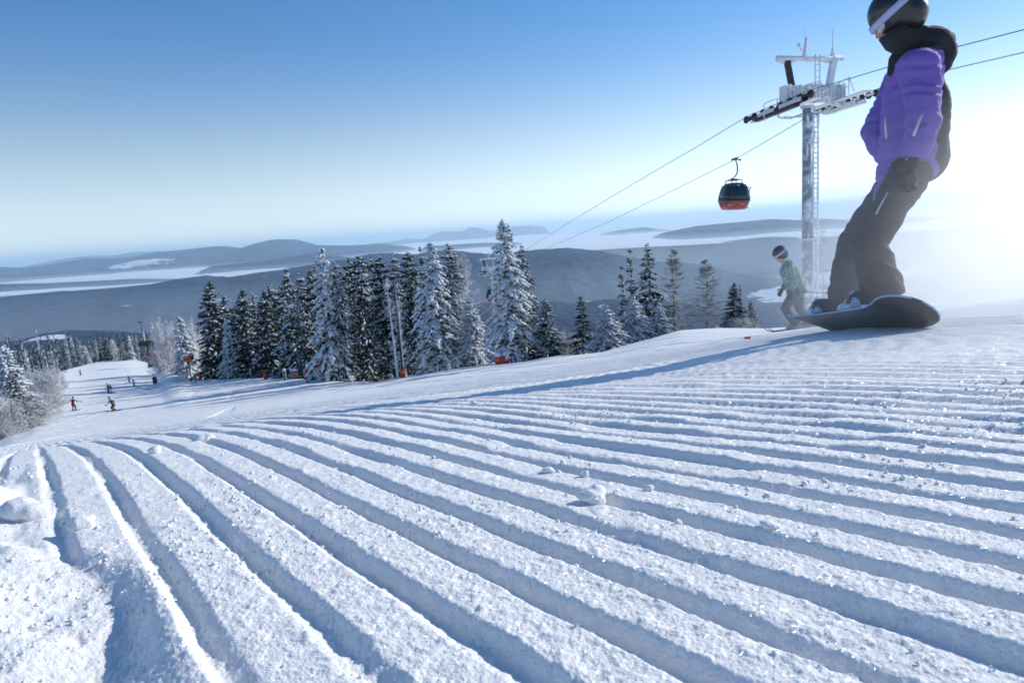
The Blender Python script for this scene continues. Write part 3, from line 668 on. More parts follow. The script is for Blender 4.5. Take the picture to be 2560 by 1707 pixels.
# pulley trains
def train(side, pts, wheels, r, mat, below):
    A, s0 = rope_pt(side, *pts[0]); B, s1 = rope_pt(side, *pts[1]); A = inv @ A; B = inv @ B
    t = empty('pulley_train', (0, 0, 0)); t.parent = tw; del_ = Vector((0, 0, -r if below else r))
    b = MB(); n = wheels
    arm = MB(); x = A.x
    for i in range(n):
        c = A.lerp(B, i/(n-1))+del_*(1.0)
        c = c+Vector((0, 0, -.25*(1-(2*i/(n-1)-1)**2)*(0)))
        b = MB(); b.disc(c, (1, 0, 0), r, .14, 16); b.disc(c, (1, 0, 0), r*.35, .2, 10); b.build('pulley', M['rubber'], tw, True)
    for i in range(0, n-1, 2):
        c0 = A.lerp(B, i/(n-1))+del_; c1 = A.lerp(B, (i+1)/(n-1))+del_
        for dx in (-.13, .13): arm.beam(c0+Vector((dx, 0, 0)), c1+Vector((dx, 0, 0)), .05, .13)
    for i in range(0, n-3, 4):
        c0 = A.lerp(B, (i+.5)/(n-1))+del_*1.6; c1 = A.lerp(B, (i+2.5)/(n-1))+del_*1.6
        for dx in (-.16, .16): arm.beam(c0+Vector((dx, 0, 0)), c1+Vector((dx, 0, 0)), .05, .16)
    mid0 = A.lerp(B, .18)+del_*2.2; mid1 = A.lerp(B, .82)+del_*2.2
    arm.beam(mid0, mid1, .28, .2); c = (mid0+mid1)/2; arm.beam(c, Vector((c.x, 0, z2)), .3, .3); arm.beam(c, Vector((c.x*.35, 0, z2+.1)), .14, .16)
    arm.build('pulley_beam', mat, tw); bpy.data.objects.remove(t)
    return A, B
A, B = train(0, [(1714, 266), (1862, 205)], 8, .22, M['black'], True)
b = MB()
for f0, f1 in ((.22, .48), (.56, .88)):
    b.beam(A.lerp(B, f0)+Vector((-.2, -.2, -.30)), A.lerp(B, f1)+Vector((-.2, -.2, -.30)), .06, .2)
b.build('snow_bar', M['pale_bar'], tw)
A2, B2 = train(1, [(1878, 250), (2012, 205)], 10, .19, M['steel_frost'], True)
# head frame
zb = TL(1860, 134).z; xb0 = TL(1772, 134).x; xb1 = TL(1945, 134).x
b = MB(); b.tube([(xb0, 0, zb), (xb0*.5, 0, zb), (0, 0, zb), (xb1, 0, zb)], [.17, .14, .12, .13], 8)
for i in range(16): b.ball((random.uniform(xb0, xb1), random.uniform(-.1, .1), zb-random.uniform(.05, .16)), (random.uniform(.1, .32), .1, .1), 6, 5, jit=.2)
b.build('head_beam', M['rime'], tw, True)
b = MB(); b.beam((TL(1797, 140).x, 0, zb), (TL(1811, 200).x, 0, z1-.05), .2, .3); b.build('strut', M['black'], tw)
b = MB(); b.beam((TL(1925, 140).x, 0, zb), (TL(1911, 200).x, 0, z1-.05), .26, .32); b.build('strut', M['steel_frost'], tw)
b = MB(); xl = TL(1872, 134).x
for dx in (-.15, .15): b.tube([(xl+dx, -.25, z2), (xl+dx, -.25, zb+.15)], .035, 5)
for z in np.arange(z2, zb, .33): b.tube([(xl-.15, -.25, z), (xl+.15, -.25, z)], .025, 5)
b.build('head_ladder', M['rime'], tw, True)
b = MB(); xa = TL(1921, 134).x; za = TL(1921, 58).z; b.tube([(xa, 0, zb), (xa, 0, zb+.35), (xa, 0, zb+.6), (xa, 0, za)], [.16, .08, .035, .012], 6); b.build('antenna', M['rime'], tw, True)
b = MB(); xi = TL(1845, 134).x; zi = TL(1849, 90).z
b.tube([(xi, 0, zb), (xi, 0, zb+.3), (xi+.05, 0, zb+.6), (xi+.12, 0, zi)], [.13, .11, .09, .06], 7)
b.tube([(xi, 0, zb+.35), (xi-.3, -.1, zb+.42), (xi-.42, -.1, zb+.62)], .04, 5); b.ball((xi-.45, -.1, zb+.68), .10, 8, 6); b.tube([(xi-.02, 0, zi), (xi+.28, 0, zi+.08)], .035, 5)
b.tube([(xi+.02, 0, zi), (xi+.02, 0, zi+.7)], .01, 4); b.build('weather_instrument', M['steel_frost'], tw, True)
# walkway railings
def rail(px):
    b = MB()
    P_ = [TL(*p) for p in px]
    b.tube(P_, .028, 5)
    for p in P_[1:-1]: b.tube([p, p+Vector((0, 0, -.95))], .028, 5); 
    b.tube([p+Vector((0, 0, -.48)) for p in P_[1:-1]], .022, 5); b.build('railing', M['steel_frost'], tw, True)
rail([(1893, 232), (1898, 208), (1928, 190), (1950, 176), (1962, 210)]); rail([(1846, 212), (1848, 196), (1884, 185), (1892, 205)]); rail([(1754, 250), (1755, 238), (1785, 225), (1786, 240)])
b = MB(); p0 = TL(1790, 270); p1 = TL(1842, 262); b.tube([TL(1785, 262), p0, TL(1815, 272), p1], .05, 5); b.beam(TL(1800, 268), TL(1846, 268), .05); b.build('catwalk_brace', M['steel_frost'], tw, True)
b = MB(); b.beam(A2+Vector((-.5, 0, -.05)), B2+Vector((-.5, 0, -.05)), .5, .06); b.beam(A+Vector((.5, 0, -.4)), B+Vector((.5, 0, -.4)), .5, .06); b.build('catwalk', M['steel_frost'], tw)
# ropes
def rope(side, px, lab):
    pts = [rope_pt(side, *p)[0] for p in px]
    ys = np.array([p.y for p in pts]); zs = np.array([p.z for p in pts]); o = np.argsort(ys)
    P_ = []
    for y in np.linspace(ys.min(), ys.max(), 90):
        P_.append(Vector((ROPEX[side]+RD.x*(y-TY)/RD.y, y, float(np.interp(y, ys[o], zs[o])))))
    b = MB(); b.tube([Vector((0, 0, 0))+p-P_[0] for p in P_], .021, 6); r = b.build('haul_rope', M['rope'], None, True); r.location = P_[0]; tag(r, lab, 'rope', 'haul ropes of the gondola lift')
rope(0, [(2500, 30), (2352, 68), (2180, 112), (2035, 155), (1930, 187), (1862, 206), (1790, 236), (1714, 268), (1600, 337), (1457, 420), (1357, 480), (1280, 527), (1210, 572), (1170, 596), (1108, 622)], 'thin steel haul rope over the left black pulleys of the pylon')
rope(1, [(2500, 83), (2352, 120), (2170, 162), (2010, 205), (1945, 228), (1878, 250), (1840, 277), (1688, 366), (1533, 443), (1400, 508), (1300, 550), (1213, 590), (1128, 640)], 'thin steel haul rope over the right pulleys, carrying the near red cabin')

# ---------------------------------------------------------------- cabins
M['cab_red'] = simple('cab_red', (.28, .018, .028), .32, noise=.05, coat=.4)
M['cab_black'] = simple('cab_black', (.02, .024, .028), .3, coat=.3)
m, nt_c, bs = newmat('cab_glass'); bs.inputs['Base Color'].default_value = (.012, .03, .045, 1); bs.inputs['Roughness'].default_value = .06; bs.inputs['Specular IOR Level'].default_value = .6; M['cab_glass'] = m
M['cab_white'] = simple('cab_white', (.75, .72, .72), .5)
M['dark_steel'] = simple('dark_steel', (.05, .065, .075), .45, metal=.5)
def superring(hx, hy, z, n=28, e=4.2):
    out = []
    for k in range(n):
        t = 2*math.pi*k/n; c, s = math.cos(t), math.sin(t)
        out.append((hx*abs(c)**(2/e)*(1 if c > 0 else -1), hy*abs(s)**(2/e)*(1 if s > 0 else -1), z))
    return out
def make_cabin():
    r = empty('gondola_cabin', (0, 0, 0))      # origin at the rope grip
    zt_, zb_ = -2.75, -4.85
    prof = [(-2.76, .30, .3), (-2.80, .62, .6), (-2.95, .74, .72), (-3.30, .86, .84), (-3.75, .96, .93), (-4.15, 1.0, .97)]
    b = MB(); b.loft([superring(hx, hy, z) for z, hx, hy in prof]); b.build('window', M['cab_glass'], r, True, auto=True)
    b = MB(); b.loft([superring(hx*1.012, hy*1.012, z) for z, hx, hy in prof[:3]]); b.build('roof', M['cab_black'], r, True, auto=True)
    b = MB(); b.loft([superring(hx, hy, z) for z, hx, hy in [(-4.13, 1.025, .995), (-4.22, 1.035, 1.0), (-4.45, .97, .95), (-4.72, .84, .84), (-4.82, .76, .78), (-4.84, .5, .5)]]); sh = b.build('shell', M['cab_red'], r, True, auto=True)
    b = MB(); b.loft([superring(hx, hy, z) for z, hx, hy in [(-4.08, 1.03, 1.0), (-4.16, 1.04, 1.01), (-4.20, 1.03, 1.0)]]); b.build('belt_rail', M['cab_black'], r, True, auto=True)
    # door and pillars follow the hull
    def hull(z):
        zs = [p[0] for p in prof][::-1]; return float(np.interp(z, zs, [p[1] for p in prof][::-1])), float(np.interp(z, zs, [p[2] for p in prof][::-1]))
    b = MB(); zz = np.linspace(-2.95, -4.2, 9)
    for sx in (-.42, .05): b.tube([(sx, -hull(z)[1]*1.0-.005, z) for z in zz], .035, 6)
    b.tube([(-.42, -hull(-3.0)[1], -3.0), (.05, -hull(-3.0)[1], -3.0)], .03, 6); b.build('door_frame', M['cab_black'], r, True)
    for sx, sy in ((-1, -1), (1, -1), (-1, 1), (1, 1)): b = MB(); b.tube([(sx*hull(z)[0]*.90, sy*hull(z)[1]*.90, z) for z in zz], .045, 6); b.build('pillar', M['cab_black'], r, True)
    b = MB()
    for k, (x0, x1) in enumerate([(-.12, .02), (-.02, .10)]): pass
    def mark(pts, w=.035): b.tube([(x, -float(np.interp(z, [-4.72, -4.45, -4.22], [.84, .95, 1.0]))*(1-.0*x)-.012, z) for x, z in pts], w, 4, ov=.5)
    mark([(-.02, -4.38), (.06, -4.33), (.12, -4.40)], .028); mark([(.16, -4.50), (.26, -4.44), (.36, -4.36), (.42, -4.30)]); mark([(.30, -4.50), (.44, -4.42), (.40, -4.54), (.55, -4.46), (.60, -4.40)], .022); mark([(.55, -4.55), (.64, -4.47), (.70, -4.40)], .02)
    b.build('lettering', M['cab_white'], r)
    b = MB(); b.tube([(-.80, -.84, -4.52), (-.70, -.88, -4.34), (-.60, -.90, -4.52), (-.80, -.84, -4.52)], .03, 4); b.build('emblem', M['pale_bar'], r)
    b = MB(); b.tube([(0, -.1, -.05), (.12, 0, -.3), (.22, 0, -.8), (.24, 0, -1.35), (.18, 0, -1.8), (-.02, 0, -2.2), (-.32, 0, -2.45), (-.55, 0, -2.52)], [.05, .05, .055, .055, .055, .05, .05, .045], 8); b.build('hanger', M['dark_steel'], r, True)
    b = MB(); b.beam((-.26, 0, -.02), (.22, 0, .12), .16, .16); b.beam((.1, 0, -.02), (.45, 0, -.02), .06); b.ball((.42, 0, -.02), .09, 8, 6); b.build('grip', M['dark_steel'], r)
    b = MB()
    b.beam((-.72, 0, -2.62), (.62, 0, -2.50), .07); 
    for x in (-.72, -.2, .15, .62): b.beam((x, 0, -2.55), (x, 0, -2.86), .05)
    b.beam((-.3, 0, -2.48), (.3, 0, -2.5), .12); b.build('roof_rail', M['dark_steel'], r)
    b = MB()
    for dx, dy in ((.0, -.2), (.0, .2)):
        b.beam((1.0, dy, -3.95), (1.28, dy, -3.05), .05); b.beam((1.0, dy, -3.75), (1.12, dy, -3.9), .05)
    b.beam((1.12, -.3, -3.9), (1.12, .3, -3.9), .05); b.beam((.9, -.3, -4.68), (1.1, -.3, -4.74), .05)
    b.build('ski_rack', M['dark_steel'], r)
    for c in r.children:      # short hanger: the cabin rides close under the rope
        for v in c.data.vertices:
            if c.name.startswith('hanger'): v.co.z *= 1.55/2.52
            elif not c.name.startswith('grip'): v.co.z += .97
    return r
cb = make_cabin(); g1, s1 = rope_pt(1, 1688, 366); cb.location = g1; cb.rotation_euler = (0, R_(2.5), R_(6))
tag(cb, 'near gondola cabin with dark windows and red lower shell hanging high left of the pylon', 'gondola cabin', 'gondola cabins')
dc = (g1.y/53.8); cb.scale = (dc*.98,)*3
c2 = copy_tree(cb); g2, s2 = rope_pt(1, 1128, 637); c2.location = g2; c2.scale = (1.25,)*3; tag(c2, 'distant gondola cabin hanging left of the tallest spruce', 'gondola cabin')
c3 = copy_tree(cb); g3, s3 = rope_pt(0, 1206, 576); c3.location = at_depth(1209, 606, 80); c3.scale = (.75,)*3; tag(c3, 'red cabin nearly hidden behind the right branches of the tallest spruce', 'gondola cabin')
# second pylon far down the line
t2 = copy_tree(tw); e0, _ = rope_pt(0, 1108, 622); t2.location = (e0.x+GAUGE*.5*.97, e0.y, e0.z-(A.z+B.z)/2); tag(t2, 'distant lift pylon whose crossarm shows between the forest and the tallest spruce', 'lift pylon')
# ---------------------------------------------------------------- people
M['skin'] = simple('skin', (.55, .33, .25), .5, noise=.05)
M['purple'] = simple('purple_fabric', (.21, .13, .47), .75, nscale=40, noise=.12, bump=.002)
M['black_fabric'] = simple('black_fabric', (.022, .022, .024), .8, nscale=60, noise=.2, bump=.002)
M['pants'] = simple('dark_pants', (.055, .048, .047), .85, nscale=30, noise=.2, bump=.003)
M['helmet'] = simple('black_helmet', (.016, .016, .018), .35, noise=.05, coat=.5)
M['strap'] = simple('lavender_strap', (.42, .45, .66), .6, noise=.08)
M['strap_mark'] = simple('strap_mark', (.05, .05, .16), .6)
M['silver'] = simple('silver', (.55, .57, .60), .35, metal=.3)
M['hair'] = simple('hair', (.10, .06, .035), .6, nscale=60)
M['board_base'] = simple('board_base', (.05, .05, .055), .4)
M['board_top'] = simple('board_top', (.10, .17, .26), .35, nscale=7, noise=.5)
M['ice_blue'] = simple('ice_blue', (.34, .50, .70), .5, noise=.15, nscale=30)
M['boot'] = simple('boot', (.045, .045, .055), .6)
M['boot_grey'] = simple('boot_grey', (.25, .27, .24), .5)
M['grey_pants'] = simple('grey_pants', (.11, .11, .12), .8, nscale=25, noise=.2)
M['red_fabric'] = simple('red_fabric', (.22, .012, .018), .8)
M['olive'] = simple('olive_fabric', (.035, .032, .02), .85)
M['tan'] = simple('tan_fabric', (.25, .20, .15), .8)
M['navy'] = simple('navy_fabric', (.015, .025, .09), .8)
M['white_fabric'] = simple('white_fabric', (.6, .6, .62), .8)
M['orange'] = simple('orange_pad', (.62, .085, .02), .6, noise=.1, nscale=8)
M['ski_red'] = simple('ski_red', (.30, .10, .06), .4)
M['chrome'] = simple('pole_alu', (.7, .72, .75), .25, metal=.8)
# camouflage-like blue, green and yellow print
m, nt_, bs_ = newmat('printed_fabric'); tcx = nt_.nodes.new('ShaderNodeTexCoord'); vo = nt_.nodes.new('ShaderNodeTexNoise'); vo.inputs['Scale'].default_value = 11; vo.inputs['Detail'].default_value = 3; vo.inputs['Distortion'].default_value = 1.2
nt_.links.new(tcx.outputs['Object'], vo.inputs['Vector']); crx = nt_.nodes.new('ShaderNodeValToRGB'); crx.color_ramp.interpolation = 'CONSTANT'
els = crx.color_ramp.elements; els[0].position = 0; els[0].color = (.03, .10, .17, 1); els[1].position = .42; els[1].color = (.05, .20, .24, 1)
for p_, c_ in ((.48, (.10, .27, .20, 1)), (.53, (.40, .46, .16, 1)), (.57, (.07, .24, .30, 1)), (.63, (.14, .34, .16, 1))):
    e_ = els.new(p_); e_.color = c_
nt_.links.new(vo.outputs[0], crx.inputs[0]); nt_.links.new(crx.outputs[0], bs_.inputs['Base Color']); bs_.inputs['Roughness'].default_value = .8; M['print'] = m

def remesh(b, voxel, smooth=6, wr=0, wseed=0, wscale=(14, 14, 40)):
    me = bpy.data.meshes.new('t'); me.from_pydata(b.v, [], b.f); me.update(); o = bpy.data.objects.new('t', me); COL.objects.link(o)
    r = o.modifiers.new('r', 'REMESH'); r.mode = 'VOXEL'; r.voxel_size = voxel; r.use_smooth_shade = True
    sm = o.modifiers.new('s', 'SMOOTH'); sm.iterations = smooth; sm.factor = .6
    dg = bpy.context.evaluated_depsgraph_get(); dg.update(); ev = o.evaluated_get(dg); m2 = bpy.data.meshes.new_from_object(ev)
    bpy.data.objects.remove(o); bpy.data.meshes.remove(me)
    if wr:
        n = len(m2.vertices); co = np.empty(n*3, dtype=np.float32); m2.vertices.foreach_get('co', co); co = co.reshape(-1, 3)
        nr = np.empty(n*3, dtype=np.float32); m2.vertices.foreach_get('normal', nr); nr = nr.reshape(-1, 3)
        x, y, z = co[:, 0].astype(float), co[:, 1].astype(float), co[:, 2].astype(float)
        f = fbm((x+y)*wscale[0]*.5+2*z, z*wscale[2]*.55+.8*np.sin(x*9), wseed, 3)
        f = 1-np.abs(f)*2.2
        co = co+nr*(wr*f)[:, None]; m2.vertices.foreach_set('co', co.astype(np.float32).ravel()); m2.update()
    m2.polygons.foreach_set('use_smooth', [True]*len(m2.polygons)); return m2
def mesh_obj(name, me, mats, parent=None, pick=None):
    for m_ in mats: me.materials.append(m_)
    me.name = name
    if pick:
        for p in me.polygons: p.material_index = pick(p.center)
    o = bpy.data.objects.new(name, me); COL.objects.link(o)
    if parent: o.parent = parent
    return o
def head_shape(b, c, f, s, r=1.0):
    """head with brow, nose, lips, chin and ears; c centre, f forward, s sideways"""
    f = Vector(f).normalized(); s = Vector(s).normalized(); u = s.cross(f).normalized()
    if u.z < 0: u = -u
    rot = Matrix((f, s, u)).transposed(); c = Vector(c)
    def at(a, bb, cc): return c+f*a*r+s*bb*r+u*cc*r
    b.ball(c+u*.02*r, (.096*r, .075*r, .105*r), 18, 12, rot); b.ball(at(.03, 0, -.055), (.062*r, .056*r, .062*r), 14, 9, rot)
    b.ball(at(.07, 0, -.098), (.024*r, .026*r, .02*r), 10, 7, rot)
    b.tube([at(.088, 0, .012), at(.106, 0, -.015), at(.118, 0, -.034), at(.09, 0, -.042)], [.008*r, .011*r, .014*r, .008*r], 8)
    b.ball(at(.088, 0, -.064), (.012*r, .024*r, .008*r), 8, 6, rot); b.ball(at(.086, 0, -.076), (.012*r, .020*r, .008*r), 8, 6, rot)
    for k in (-1, 1): b.ball(at(-.01, .076*k, -.01), (.018*r, .010*r, .03*r), 8, 6, rot); b.ball(at(.075, .03*k, .02), (.02*r, .024*r, .01*r), 8, 6, rot)
    return at, rot
def hand(b, w_, d, side, r=1.0):
    """palm, four curled fingers of unequal length and a thumb from the palm's side"""
    d = Vector(d).normalized(); s = Vector(side); s = (s-d*s.dot(d)).normalized(); n = d.cross(s); w_ = Vector(w_)
    b.tube([w_, w_+d*.03*r, w_+d*.08*r, w_+d*.092*r], [.026*r, .034*r, .038*r, .02*r], 10, ov=.6)
    for i, L in enumerate((.07, .08, .075, .058)):
        o = w_+d*.082*r+s*(-.027+.018*i)*r
        b.tube([o, o+d*L*.4*r+n*.004*r, o+d*L*.72*r+n*.020*r, o+d*L*.88*r+n*.040*r], [.0115*r, .011*r, .010*r, .008*r], 7)
    o = w_+d*.03*r-s*.03*r; b.tube([o, o-s*.026*r+d*.024*r+n*.008*r, o-s*.03*r+d*.055*r+n*.02*r], [.014*r, .0125*r, .009*r], 7)
def person(J, name_label, cat, group, jacket, pants, sc=1.0, voxel=.03, torso=(.15, .12), arm=.055, leg=.085, helm=M['helmet'], glove=M['black_fabric'], boot=M['boot'], hairlen=0, goggle=M['strap'], pick=None, wr=0, f=(-1, 0, 0), s=(0, -1, 0), headr=1.0, pmats=None, lowleg=None, ff=None):
    """J: world points by joint name. The body is one skin-coloured mesh; the clothes are its children."""
    ff = Vector(ff) if ff else Vector((f[0], f[1], 0)).normalized()
    J = {k: Vector(v) for k, v in J.items()}; o = J['anL'].copy().lerp(J['anR'], .5); o.z = min(J['anL'].z, J['anR'].z)-.08*sc
    L = {k: v-o for k, v in J.items()}
    b = MB(); at, rot = head_shape(b, L['head'], f, s, headr*sc)
    b.tube([L['head']-Vector((0, 0, .05*sc)), L['neck'], L['neck'].lerp(L['pelvis'], .1)], [.05*sc, .055*sc, .07*sc], 12)
    b.tube([L['neck'], L['neck'].lerp(L['pelvis'], .25), L['neck'].lerp(L['pelvis'], .6), L['pelvis']], [.06*sc, torso[0]*.72, torso[0]*.62, torso[0]*.72], 14)
    for k in 'LR':
        b.tube([L['neck'].lerp(L['pelvis'], .08), L['sh'+k], L['el'+k], L['ha'+k]], [.05*sc, .05*sc, .036*sc, .026*sc], 10); hd = (L['ha'+k]-L['el'+k])
        hand(b, L['ha'+k]-hd.normalized()*.01, hd, Vector(s).cross(hd) if abs(Vector(s).normalized().dot(hd.normalized())) < .9 else f, sc*.6)
        b.tube([L['pelvis'], L['hip'+k], L['kn'+k], L['an'+k]], [.09*sc, .082*sc, .052*sc, .036*sc], 12)
        b.tube([L['an'+k], L['an'+k]+Vector((0, 0, -.05*sc)), L['an'+k]+ff*.14*sc+Vector((0, 0, -.06*sc))], [.036*sc, .036*sc, .03*sc], 8)
    body = mesh_obj('person', remesh(b, voxel*.75 if voxel > .015 else .009, 3), [M['skin']]); body.location = o
    tag(body, name_label, cat, group)
    # jacket
    b = MB(); tx, ty = torso; ax = (L['neck']-L['pelvis'])
    fv = Vector(f); sv = Vector(s)
    def ring(c, a, bb, n=20): return [c+fv*math.cos(2*math.pi*k/n)*a+sv*math.sin(2*math.pi*k/n)*bb for k in range(n)]
    T = lambda t: L['neck'].lerp(L['pelvis'], t)
    b.loft([ring(T(-.10), .06*sc, .065*sc), ring(T(-.02), .085*sc, .085*sc), ring(T(.07), tx*.85, ty*1.25), ring(T(.25), tx, ty*1.25), ring(T(.6), tx*1.0, ty*1.1), ring(T(.9), tx*1.02, ty*1.15), ring(T(1.24), tx*1.12, ty*1.2)])
    for k in 'LR': b.tube([T(.1), L['sh'+k], L['sh'+k].lerp(L['el'+k], .5), L['el'+k], L['el'+k].lerp(L['ha'+k], .55), L['ha'+k]], [arm*1.15, arm*1.28, arm*1.1, arm, arm*.88, arm*.72], 14)
    jk = mesh_obj('jacket', remesh(b, voxel, 5, wr, 3), [jacket]+(pmats or []), body, pick)
    b = MB()
    for k in 'LR':
        ll = lowleg or leg*.95
        b.tube([L['pelvis'], L['hip'+k], L['hip'+k].lerp(L['kn'+k], .5), L['kn'+k], L['kn'+k].lerp(L['an'+k], .4), L['an'+k]], [leg*1.15, leg*1.28, leg*1.12, (leg+ll)/2, ll, ll*1.06], 14)
    b.ball(L['pelvis'], (tx*.72, ty*.95, .12*sc), 14, 9)
    mesh_obj('pants', remesh(b, voxel, 5, wr, 8, (12, 12, 22)), [pants], body)
    # helmet, goggles
    b = MB(); b.ball(at(-.012, 0, .035), (.132*sc*headr, .108*sc*headr, .118*sc*headr), 20, 12, rot); b.ball(at(-.045, 0, -.01), (.095*sc*headr, .105*sc*headr, .10*sc*headr), 16, 10, rot)
    mesh_obj('helmet', remesh(b, max(voxel*.7, .008), 3), [helm], body)
    b = MB(); n = 22; r_ = sc*headr
    b.tube([at(-.012+.140*r_/r_*math.cos(t), .116*math.sin(t), .045-.028*math.cos(t)) for t in np.linspace(-math.pi, math.pi, 33)], .021*r_, 8, ov=.30) if False else None
    secs = []
    for t in np.linspace(-math.pi, math.pi, 41):
        ct, st = math.cos(t), math.sin(t); c0 = (-.012+.1335*ct, .1105*st); c1 = (-.012+.139*ct, .116*st); zc_ = .040-.030*ct
        secs.append([at(c0[0], c0[1], zc_-.017), at(c1[0], c1[1], zc_-.016), at(c1[0], c1[1], zc_+.016), at(c0[0], c0[1], zc_+.017)])
    b.loft(secs, cap=False); gs = b.build('goggle_strap', goggle, body, True)
    b = MB(); b.loft([[at(.075+dx, w1*math.cos(t), .008+h1*math.sin(t)) for t in np.linspace(0, 6.283, 20, endpoint=False)] for dx, w1, h1 in ((0, .070, .042), (.018, .070, .042), (.028, .062, .036), (.032, .03, .02))]); b.build('goggles', M['silver'], body, True)
    for k in 'LR':
        hd = (L['ha'+k]-L['el'+k]).normalized(); b = MB(); b.tube([L['ha'+k]-hd*.05*sc, L['ha'+k]], [.045*sc, .04*sc], 12)
        sd_ = Vector(s).cross(hd) if abs(Vector(s).normalized().dot(hd)) < .9 else Vector(f)
        hand(b, L['ha'+k]-hd*.016, hd, sd_, sc*1.2)
        mesh_obj('glove', remesh(b, max(voxel*.35, .0055), 2), [glove], body)
        a_ = L['an'+k]; b = MB(); b.tube([a_+Vector((0, 0, .05*sc)), a_, a_+Vector((0, 0, -.06*sc))], [.06*sc, .062*sc, .058*sc], 12)
        b.tube([a_+Vector((0, 0, -.04*sc))-ff*.06*sc, a_+Vector((0, 0, -.045*sc))+ff*.07*sc, a_+Vector((0, 0, -.055*sc))+ff*.15*sc, a_+Vector((0, 0, -.06*sc))+ff*.18*sc], [.05*sc, .058*sc, .045*sc, .02*sc], 12)
        mesh_obj('boot', remesh(b, max(voxel*.6, .008), 2), [boot], body)
    return body, L, o, at

# the snowboarder, close by on the right
D = at_depth
SB = dict(head=D(2060, 40, 3.32), neck=D(2100, 120, 3.34), shL=D(2112, 158, 3.16), shR=D(2085, 160, 3.52), elL=D(2122, 285, 3.09), elR=D(2008, 310, 3.55),
          haL=D(2098, 362, 3.07), haR=D(2052, 372, 3.46), pelvis=D(2083, 372, 3.34), hipL=D(2092, 398, 3.24), hipR=D(2074, 400, 3.42), knL=D(1994, 556, 3.20), knR=D(1966, 548, 3.50),
          anL=D(2004, 689, 3.14), anR=D(1954, 692, 3.56))
# snowboard under both boots
def snowboard():
    Lh, W = .66, .135; n = 40; top = []; secs_t = []; prof = []
    near = Vector((1.605, 2.62, 0)); far = Vector((1.775, 4.15, 0)); near.z = float(ground_z(near.x, near.y, False)); far.z = float(ground_z(far.x, far.y, False))
    ax = (near-far).normalized(); mid = (near+far)/2
    gz = ground_z(mid.x, mid.y, True); z0 = mid.z+.056
    sd_ = Vector((-ax.y, ax.x, 0)).normalized()
    if sd_.x > 0: sd_ = -sd_          # towards the toes (image left)
    tilt = R_(22); up = (Vector((0, 0, 1))*math.cos(tilt)+sd_*math.sin(tilt)*-1); side = (sd_*math.cos(tilt)+Vector((0, 0, 1))*math.sin(tilt))
    pitch = R_(.5); ax2 = (ax*math.cos(pitch)+up*math.sin(pitch)).normalized(); up = side.cross(ax2).normalized()
    if up.z < 0: up = -up
    root = empty('snowboard', (mid.x, mid.y, z0), 0, 'dark-based snowboard with icy blue top, tipped on edge beneath the big snowboarder', 'snowboard')
    def outline(s):
        a = abs(s); w = W*(1-.12*math.cos(min(a/.62, 1)*math.pi/2)*1.0)
        if a > .60: w = W*math.sqrt(max(0, 1-((a-.60)/(Lh-.60))**2.2))
        return w
    def rise(s): a = abs(s); return 0.012 if a < .52 else (.012+(.055 if s > 0 else .03)*((a-.52)/(Lh-.52))**2*1.25)
    S_ = np.concatenate([-np.linspace(Lh*.999, .6, 10), np.linspace(-.57, .57, 20), np.linspace(.6, Lh*.999, 10)])
    for nm, mt, zo, th in (('base', M['board_base'], 0, .006), ('top_sheet', M['board_top'], .0065, .004)):
        b = MB(); secs = []
        for s_ in S_:
            w_ = max(outline(s_), .004); c = ax2*s_+up*(rise(s_)+zo)
            secs.append([c-side*w_, c+side*w_, c+side*w_+up*th, c-side*w_+up*th])
        b.loft(secs); b.build(nm, mt, root, True, auto=True)
    b = MB()
    for sg in (-1, 1): b.tube([ax2*s_+side*sg*(max(outline(s_), .004)+.001)+up*(rise(s_)+.005) for s_ in S_], .0042, 5)
    b.build('edge', M['ice_blue'], root, True)
    for k, s_ in ((0, .25), (1, -.26)):
        c = ax2*s_+up*.02; b = MB(); rot = Matrix((ax2, side, up)).transposed()
        b.box(c+up*.012, (.11, .26, .02), rot); b.tube([c+side*-.12+up*.02, c+side*-.13+up*.08, c+side*-.11+up*.14], [.045, .05, .03], 10, ov=.5); b.tube([c+ax2*-.075+side*.03+up*.02, c+side*.02+up*.115, c+ax2*.075+side*.03+up*.02], .022, 8); b.tube([c+ax2*-.07+side*.10+up*.02, c+side*.10+up*.09, c+ax2*.07+side*.10+up*.02], .02, 8)
        b.build('binding', M['ice_blue'], root, True)
    random.seed(3); b = MB()
    for i in range(16): s_ = random.choice((.25, -.26))+random.uniform(-.07, .07); w_ = random.uniform(.3, .95)*outline(s_); b.ball(ax2*s_+side*w_+up*.045, (random.uniform(.02, .05), random.uniform(.015, .03), random.uniform(.01, .02)), 8, 6, jit=.15)
    b.build('snow_dusting', M['tree_snow'], root, True)
    return root, ax2, up, side
sbd, bax, bup, bsd = snowboard()

